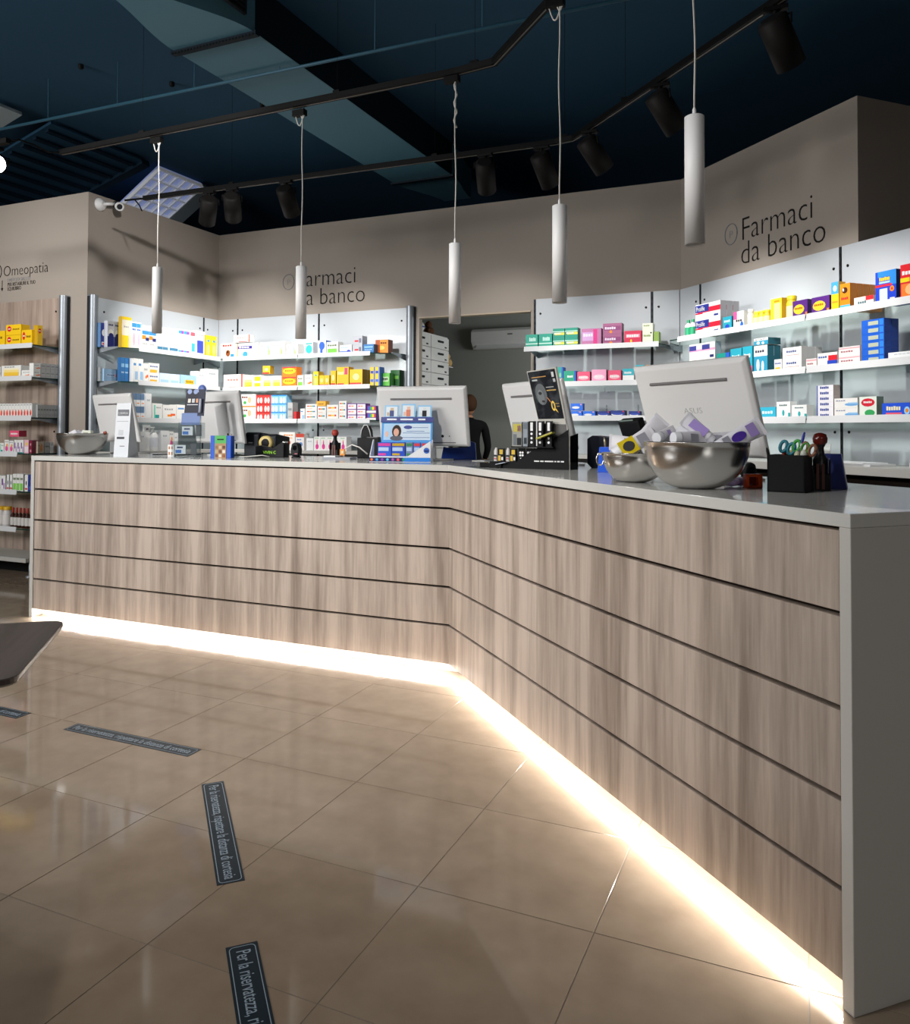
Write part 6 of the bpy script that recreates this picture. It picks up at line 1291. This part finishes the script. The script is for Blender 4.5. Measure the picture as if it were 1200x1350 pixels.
for i in range(2):
    lx = -.215 + i * .06
    q = MB(); q.lathe([(.011, 0), (.0115, .05), (.006, .058), (.006, .062)], pm('#b9b6b4'), 14); q.box(-.007, .007, -.0125, -.011, .022, .03, pm('#30343a')); q.box(-.006, .006, -.0125, -.011, .01, .016, pm('#b05a5a'))
    tag(q.obj('supplement_bottle', None, Dm @ Vector((lx - .012, .015 + .012, .0305)), DR), ['leftmost', 'second'][i] + ' small white bottle in the poster display front row', 'bottle')
    ditem(lx + .018, .008, .0305, .03, .02, .06, '#17181a', [(.3, .55, .85, .9, '#c9a62c'), (.1, .05, .5, .45, '#c9a62c'), (.6, .1, .9, .35, '#d6d6d6')], ['left', 'right'][i] + ' black and gold box in the poster display front row')
for i in range(3):
    q = MB(); w_, h_ = .032, .062; q.box(-w_ / 2, w_ / 2, 0, .012, 0, h_, pm('#111113')); q.box(-.006, .006, -.001, 0, .004, .018, pm('#d6d6d6'))
    for j in range(4): q.lathe([(0, 0), (.0052, 0)], pm('#e6e6e6'), 10, (-.0056 + .0112 * (j % 2), -.0012, .03 + .0125 * (j // 2)), (0, -1, 0), caps=False)
    tag(q.obj('supplement_box', None, Dm @ Vector((-.094 + i * .038, .006, .0305)), DR), ['left', 'middle', 'right'][i] + ' small black box with four white dots in poster display', 'supplement box', 'small black four-dot boxes')
b = MB(); b.obox((0, 0, 0), (1, 0, .38), (0, 1, 0), (-.38, 0, 1), .04, .02, .003, pm('#a8a33c')); b.obox((.004, -.001, .004), (1, 0, .42), (0, 1, 0), (-.42, 0, 1), .03, .018, .002, pm('#6e5a62'))
tag(b.obj('leaflet_stack', None, Dm @ Vector((.035, -.035, .15)), DR), 'yellow-green leaflets lying on top of the poster display tray', 'leaflet')
r_ = thing('sample_tray', 'low black tray with colour dots before the poster display', 'tray', (-1.33, 3.46, H), -.22)
b = MB(); b.prism([(-.085, 0), (-.06, -.03), (.07, -.055), (.09, 0), (.05, .03), (-.06, .03)], 0, .022, kb); b.obj('tray_body', r_, bevel=.003)
b = MB()
for i, c in enumerate(('#c83a5a', '#d8c23a', '#e0822c')): b.lathe([(0, 0), (.006, 0)], pm(c), 10, (-.055 + i * .01, -.005 - i * .004, .0226), (0, 0, 1), caps=False)
b.box(-.02, .06, -.02, -.012, .0222, .0228, pm('#c9c9c9')); b.obj('print', r_)
b = MB(); b.obox((0, 0, 0), (1, 0, .2), (0, 1, 0), (-.2, 0, 1), .026, .018, .001, pm('#c3c9d6')); b.obox((0, 0, .0014), (1, 0, .2), (0, 1, 0), (-.2, 0, 1), .016, .01, .0008, pm('#4a5f9a'))
tag(b.obj('price_card', None, (-1.27, 3.40, H + .0225), -.2), 'small tilted card at the right end of the low tray', 'card')
b = MB(); b.prism([(0, 0), (.1, -.05), (.13, -.01), (.02, .05)], 0, .003, M_CLEAR); tag(b.obj('acrylic_plate', None, (-1.47, 3.45, H), 0), 'clear acrylic plate left of the low black tray', 'plate')
# navy box, blue holder, card reader, rear scanner
r_ = thing('terminal_box', 'dark navy box with cut corners right of the poster display', 'box', (-.865, 3.62, H), -.1)
b = MB(); b.yprism([(-.07, .02), (-.05, 0), (.07, 0), (.07, .14), (-.045, .15), (-.07, .135)], 0, .12, mat('dark_navy_plastic', '#1d222d', .4)); b.obj('box_shell', r_, bevel=.003)
r_ = thing('pen_holder', 'bright blue pen holder with silver pen behind the small bowl', 'pen holder', (-.765, 3.28, H), 0)
b = MB(); b.add([(-.032, -.02, 0), (.032, -.02, 0), (.032, .02, 0), (-.032, .02, 0), (-.024, -.016, .105), (.024, -.016, .105), (.024, .016, .105), (-.024, .016, .105)], [(3, 2, 1, 0), (4, 5, 6, 7), (0, 1, 5, 4), (1, 2, 6, 5), (2, 3, 7, 6), (3, 0, 4, 7)], mat('vivid_blue_plastic', '#1450c8', .35)); b.obj('holder', r_, bevel=.002)
b = MB(); b.box(-.03, .0, -.0205, -.019, .072, .08, pm('#d6dae0')); b.obj('label', r_)
b = MB(); b.tube([(0, 0, .09), (-.005, 0, .13), (-.008, 0, .145)], [.005, .005, .002], mat('silver_pen', '#b0a48a', .3, .7), 8); tag(b.obj('pen', None, (-.765, 3.28, H)), 'silver pen standing in the bright blue pen holder', 'pen')
r_ = thing('card_reader', 'black card reader on a stalk above the small steel bowl', 'card reader', (-.655, 3.30, H), -.5)
b = MB(); b.lathe([(.05, 0), (.05, .008), (.012, .014), (.012, .13)], M_BLKP, 16); b.obj('stalk', r_)
b = MB(); b.obox((0, 0, .18), (1, 0, .05), (0, 1, .5), (0, -.5, 1), .055, .02, .045, M_BLKP); b.obj('reader_body', r_, bevel=.008)
b = MB(); b.obox((-.01, -.022, .192), (1, 0, .05), (0, 1, .5), (0, -.5, 1), .035, .002, .028, mat('reader_screen', '#6f7f78', .2)); b.obj('display', r_)
scanner('black scanner lying behind the large steel bowl on its right', -.175, 2.79, .6, .75)
# pen cup with pens and scissors
r_ = thing('pen_cup', 'square black pen cup at the right counter end', 'pen cup', (-.045, 2.47, H), YAW - .62)
b = MB(); cw = .05
for (x0, x1, y0, y1) in ((-cw, cw, -cw, -cw + .004), (-cw, cw, cw - .004, cw), (-cw, -cw + .004, -cw, cw), (cw - .004, cw, -cw, cw)): b.box(x0, x1, y0, y1, 0, .105, M_BLKP)
b.box(-cw, cw, -cw, cw, 0, .004, M_BLKP); b.obj('cup_body', r_)
Pm = Matrix.Translation((-.045, 2.47, H)) @ Matrix.Rotation(YAW - .62, 4, 'Z')
def stick(label, x, y, dx, dy, h_, c, r=.0045, name='pen', cap=None, z0=.006):
    b = MB(); a_ = Vector((x, y, z0)); e_ = Vector((x + dx, y + dy, h_)); b.tube([a_, a_.lerp(e_, .93), e_], [r, r, r * .5], pm(c), 8)
    if cap: b.tube([a_.lerp(e_, .72), a_.lerp(e_, .8)], [r * 1.25] * 2, pm(cap), 8)
    o = b.obj(name); o.matrix_world = Pm; return tag(o, label, 'pen' if 'pen' in name else name.replace('_', ' '))
stick('blue pen leaning right in the black pen cup', .0, 0, .04, .0, .17, '#1b2a8c', .004, cap='#c9ccd6')
stick('black pen sticking out left of the black pen cup', -.03, -.03, -.022, -.015, .125, '#0d0d0e', .004)
stick('white chubby marker in the pen cup', .03, -.01, .008, .01, .12, '#b9bfb4', .009, 'marker')
stick('cream marker at the right of the pen cup', .01, -.03, .018, .0, .117, '#a8a88c', .008, 'marker')
stick('red pen short in the pen cup', -.02, .01, .0, .01, .12, '#b0442c', .006)
def scissors(label, x, c, h_):
    rr = thing('scissors', label, 'scissors'); rr.matrix_world = Pm @ Matrix.Translation((x, 0, 0)) @ Matrix.Rotation(.3, 4, 'Y')
    b = MB(); b.box(-.006, .006, -.0015, .0015, .006, .09, M_STEEL); b.obj('blades', rr)
    for k in (-1, 1):
        b = MB(); b.tube([(k * .011 + .009 * cos(t), 0, h_ - .015 + .016 * sin(t)) for t in [2 * pi * i / 14 for i in range(15)]], .005, pm(c), 6); b.obj('handle_loop', rr)
scissors('teal-handled scissors at the left of the pen cup', -.045, '#1f6a7a', .146)
scissors('green-handled scissors in the middle of the pen cup', -.01, '#2f8a2c', .148)
scissors('brown-handled scissors in the pen cup', .012, '#6e4630', .142)
tape_disp('dark tape dispenser with yellow roll behind the pen cup', .0, 2.68, YAW, mat('navy_plastic', '#14225a', .4), mat('yellow_tape', '#d9c27a', .4), .85)
r_ = thing('folder_box', 'dark blue tapered box right of the large stamp', 'box', (.075, 2.63, H), YAW - .5)
b = MB(); b.add([(-.042, 0, 0), (.034, 0, 0), (.034, .06, 0), (-.042, .06, 0), (-.03, .01, .105), (.018, .01, .105), (.018, .05, .105), (-.03, .05, .105)], [(3, 2, 1, 0), (4, 5, 6, 7), (0, 1, 5, 4), (1, 2, 6, 5), (2, 3, 7, 6), (3, 0, 4, 7)], mat('deep_blue_plastic', '#16225c', .35)); b.obj('box_shell', r_, bevel=.002)
r_ = thing('plastic_holder', 'small bright orange plastic frame left of the pen cup', 'plastic holder', (-.145, 2.565, H), YAW)
orm = mat('orange_plastic', '#ff5f1c', .35)
b = MB(); b.box(-.025, .025, 0, .008, 0, .008, orm); b.box(-.025, .025, 0, .008, .034, .042, orm); b.box(-.025, -.015, 0, .03, 0, .042, orm); b.box(.012, .025, 0, .03, 0, .042, orm); b.box(-.025, .025, .022, .03, 0, .042, mat('dark_orange', '#8a3418', .5)); b.obj('frame', r_, bevel=.002)
PWM = mat('purple_wrap', '#b9a0d0', .25, trans=.3)
for i, (x, y, s, lb) in enumerate(((-.215, 2.60, .03, 'clear purple wrapped sweet nearest the large bowl'), (-.19, 2.63, .024, 'purple wrapped sweet behind the first'), (-.165, 2.61, .02, 'small lilac wrapped sweet beside the orange frame'))):
    b = MB(); b.lathe([(0, .0), (s * .6, .004), (s, .014), (s * .8, .022), (s * .3, .028), (0, .03)], PWM, 9); b.prism([(-s * 1.6, -.012), (-s * .8, 0), (-s * 1.6, .012)], .008, .012, PWM); b.prism([(s * 1.6, .012), (s * .8, 0), (s * 1.6, -.012)], .008, .012, PWM)
    tag(b.obj('wrapped_sweet', None, (x, y, H), i * .8), lb, 'sweet')
# white note cards and papers on the right rear base shelf
for i, (s_, w_, lb) in enumerate(((1.60, .10, 'white card standing behind the large hand stamp'), (2.24, .12, 'white card standing at the right picture edge'))):
    o, rz = WF['C']; p = o + CT * s_ + CN * .2
    b = MB(); b.xprism([(0, 0), (.004, 0), (.024, .11), (.02, .11)], -w_ / 2, w_ / 2, M_WHITE); tag(b.obj('note_card', None, (p.x, p.y, 1.0205), rz), lb, 'card')
p = WF['C'][0] + CT * 1.95 + CN * .3
b = MB(); b.box(-.16, .16, -.09, .09, 0, .012, pm('#d2d4d6')); b.box(-.15, .12, -.1, .08, .012, .018, pm('#e0e2e4')); tag(b.obj('paper_stack', None, (p.x, p.y, 1.0205), CRZ), 'flat stack of papers on the right base shelf', 'papers')
# clear dividers on the short shelf right of the doorway
for (x, z, lb) in ((-1.50, 1.58, 'clear divider behind the coral carton, second shelf'), (-1.22, 1.58, 'clear divider behind the pink carton, second shelf'), (-1.45, 1.308, 'clear divider behind the navy cartons, third shelf'), (-1.2, 1.308, 'clear divider at the right navy carton, third shelf')):
    b = MB(); b.box(-.006, .006, 0, .002, 0, .1, M_CLEAR); b.prism([(-.012, -.01), (.012, -.01), (.012, .03), (-.012, .03)], 0, .003, M_CLEAR); tag(b.obj('shelf_divider', None, (x, 6.24, z + .0015)), lb, 'divider')
b = MB(); b.lathe([(.05, 0), (.055, .01), (.055, .09), (.045, .1)], M_CLEAR, 18); b.lathe([(.047, .1), (.047, .115)], mat('pink_lid', '#c99aa0', .4), 18)
tag(b.obj('glass_jar', None, (-4.60, 6.30, 1.5967)), 'clear jar with pinkish lid behind the white-yellow cartons', 'jar')

# ------------------------------------------------------------------ table at the left edge
r_ = thing('side_table', 'dark wood-topped table corner entering at the left', 'table', (-1.64, 1.385, .74), -.877)
b = MB(); tw, tl, rr = .475, 1.1, .035
pts = []
for (cx, cy, a0) in ((rr, -rr, 90), (tw - rr, -rr, 0), (tw - rr, -tl + rr, -90), (rr, -tl + rr, 180)):
    for i in range(7):
        a_ = radians(a0 + (90 if a0 == 90 else 90) - i * 15) ; pts.append((cx + rr * cos(a_), cy + rr * sin(a_)))
b.prism(pts[::-1], -.012, 0, M_TABLE); tt = b.obj('tabletop', r_, bevel=.002)
b = MB(); b.prism([(x * .985 + .003, y * .985 - .003) for x, y in pts][::-1], -.016, -.012, mat('pale_underside', '#a9a498', .6)); b.obj('underside', r_)
b = MB(); b.tube([(tw / 2, -tl / 2, -.74 + .02), (tw / 2, -tl / 2, -.016)], .03, M_BLACK, 16); b.obj('pedestal', r_)
b = MB(); b.lathe([(.2, -.74), (.2, -.725), (.04, -.715)], M_BLACK, 24, (tw / 2, -tl / 2, 0)); b.obj('foot', r_)

# ------------------------------------------------------------------ floor stickers
SK_ = mat('navy_sticker', '#16252f', .35); SB_ = mat('sticker_print', '#93a5b4', .4)
def sticker(label, x, y, rz):
    r_ = thing('floor_sticker', label, 'floor sticker', (x, y, .0), rz)
    L_, w_ = .64, .072
    b = MB(); b.box(0, L_, -w_, 0, .0003, .0012, SK_); b.obj('sticker_base', r_)
    b = MB(); m_ = .006; t_ = .0018; cr = .012; z0, z1 = .0012, .0014
    out = []; inn = []
    for (cx, cy, a0) in ((L_ - m_ - cr, -m_ - cr, 0), (m_ + cr, -m_ - cr, 90), (m_ + cr, -w_ + m_ + cr, 180), (L_ - m_ - cr, -w_ + m_ + cr, 270)):
        for i in range(5):
            a_ = radians(a0 + i * 22.5); out.append((cx + cr * cos(a_), cy + cr * sin(a_), z1)); inn.append((cx + (cr - t_) * cos(a_), cy + (cr - t_) * sin(a_), z1))
    n = len(out); b.add(out + inn, [(i, (i + 1) % n, n + (i + 1) % n, n + i) for i in range(n)], SB_); b.obj('border_line', r_)
    t_ = curve_text('Per la riservatezza, rispettare la distanza di cortesia', .047, SB_, 'printed_words', r_, (.022, -.0505, .0013), (0, 0, 0), 1, 0, .0001, 'LEFT')
    t_.scale = (.595 / max(t_.dimensions.x, .01), 1, 1)
sticker('navy privacy sticker lying crosswise in the middle left of the floor', -2.725, 2.369, 0)
sticker('navy privacy sticker pointing at the camera, the farther of two', -1.829, 2.189, radians(-45))
sticker('nearest navy privacy sticker, cut by the bottom edge', -1.187, 1.545, radians(-45))
sticker('navy privacy sticker cut by the left picture edge', -3.645, 2.374, 0)
for i, (x, y, lb) in enumerate(((-1.19, 1.36, 'paper crumb'),)):
    pass
for o in bpy.data.objects:
    if o.type == 'MESH' and o.parent and o.name.split('.')[0] == 'print': o['kind'] = 'stuff'
print('objects', len(bpy.data.objects))
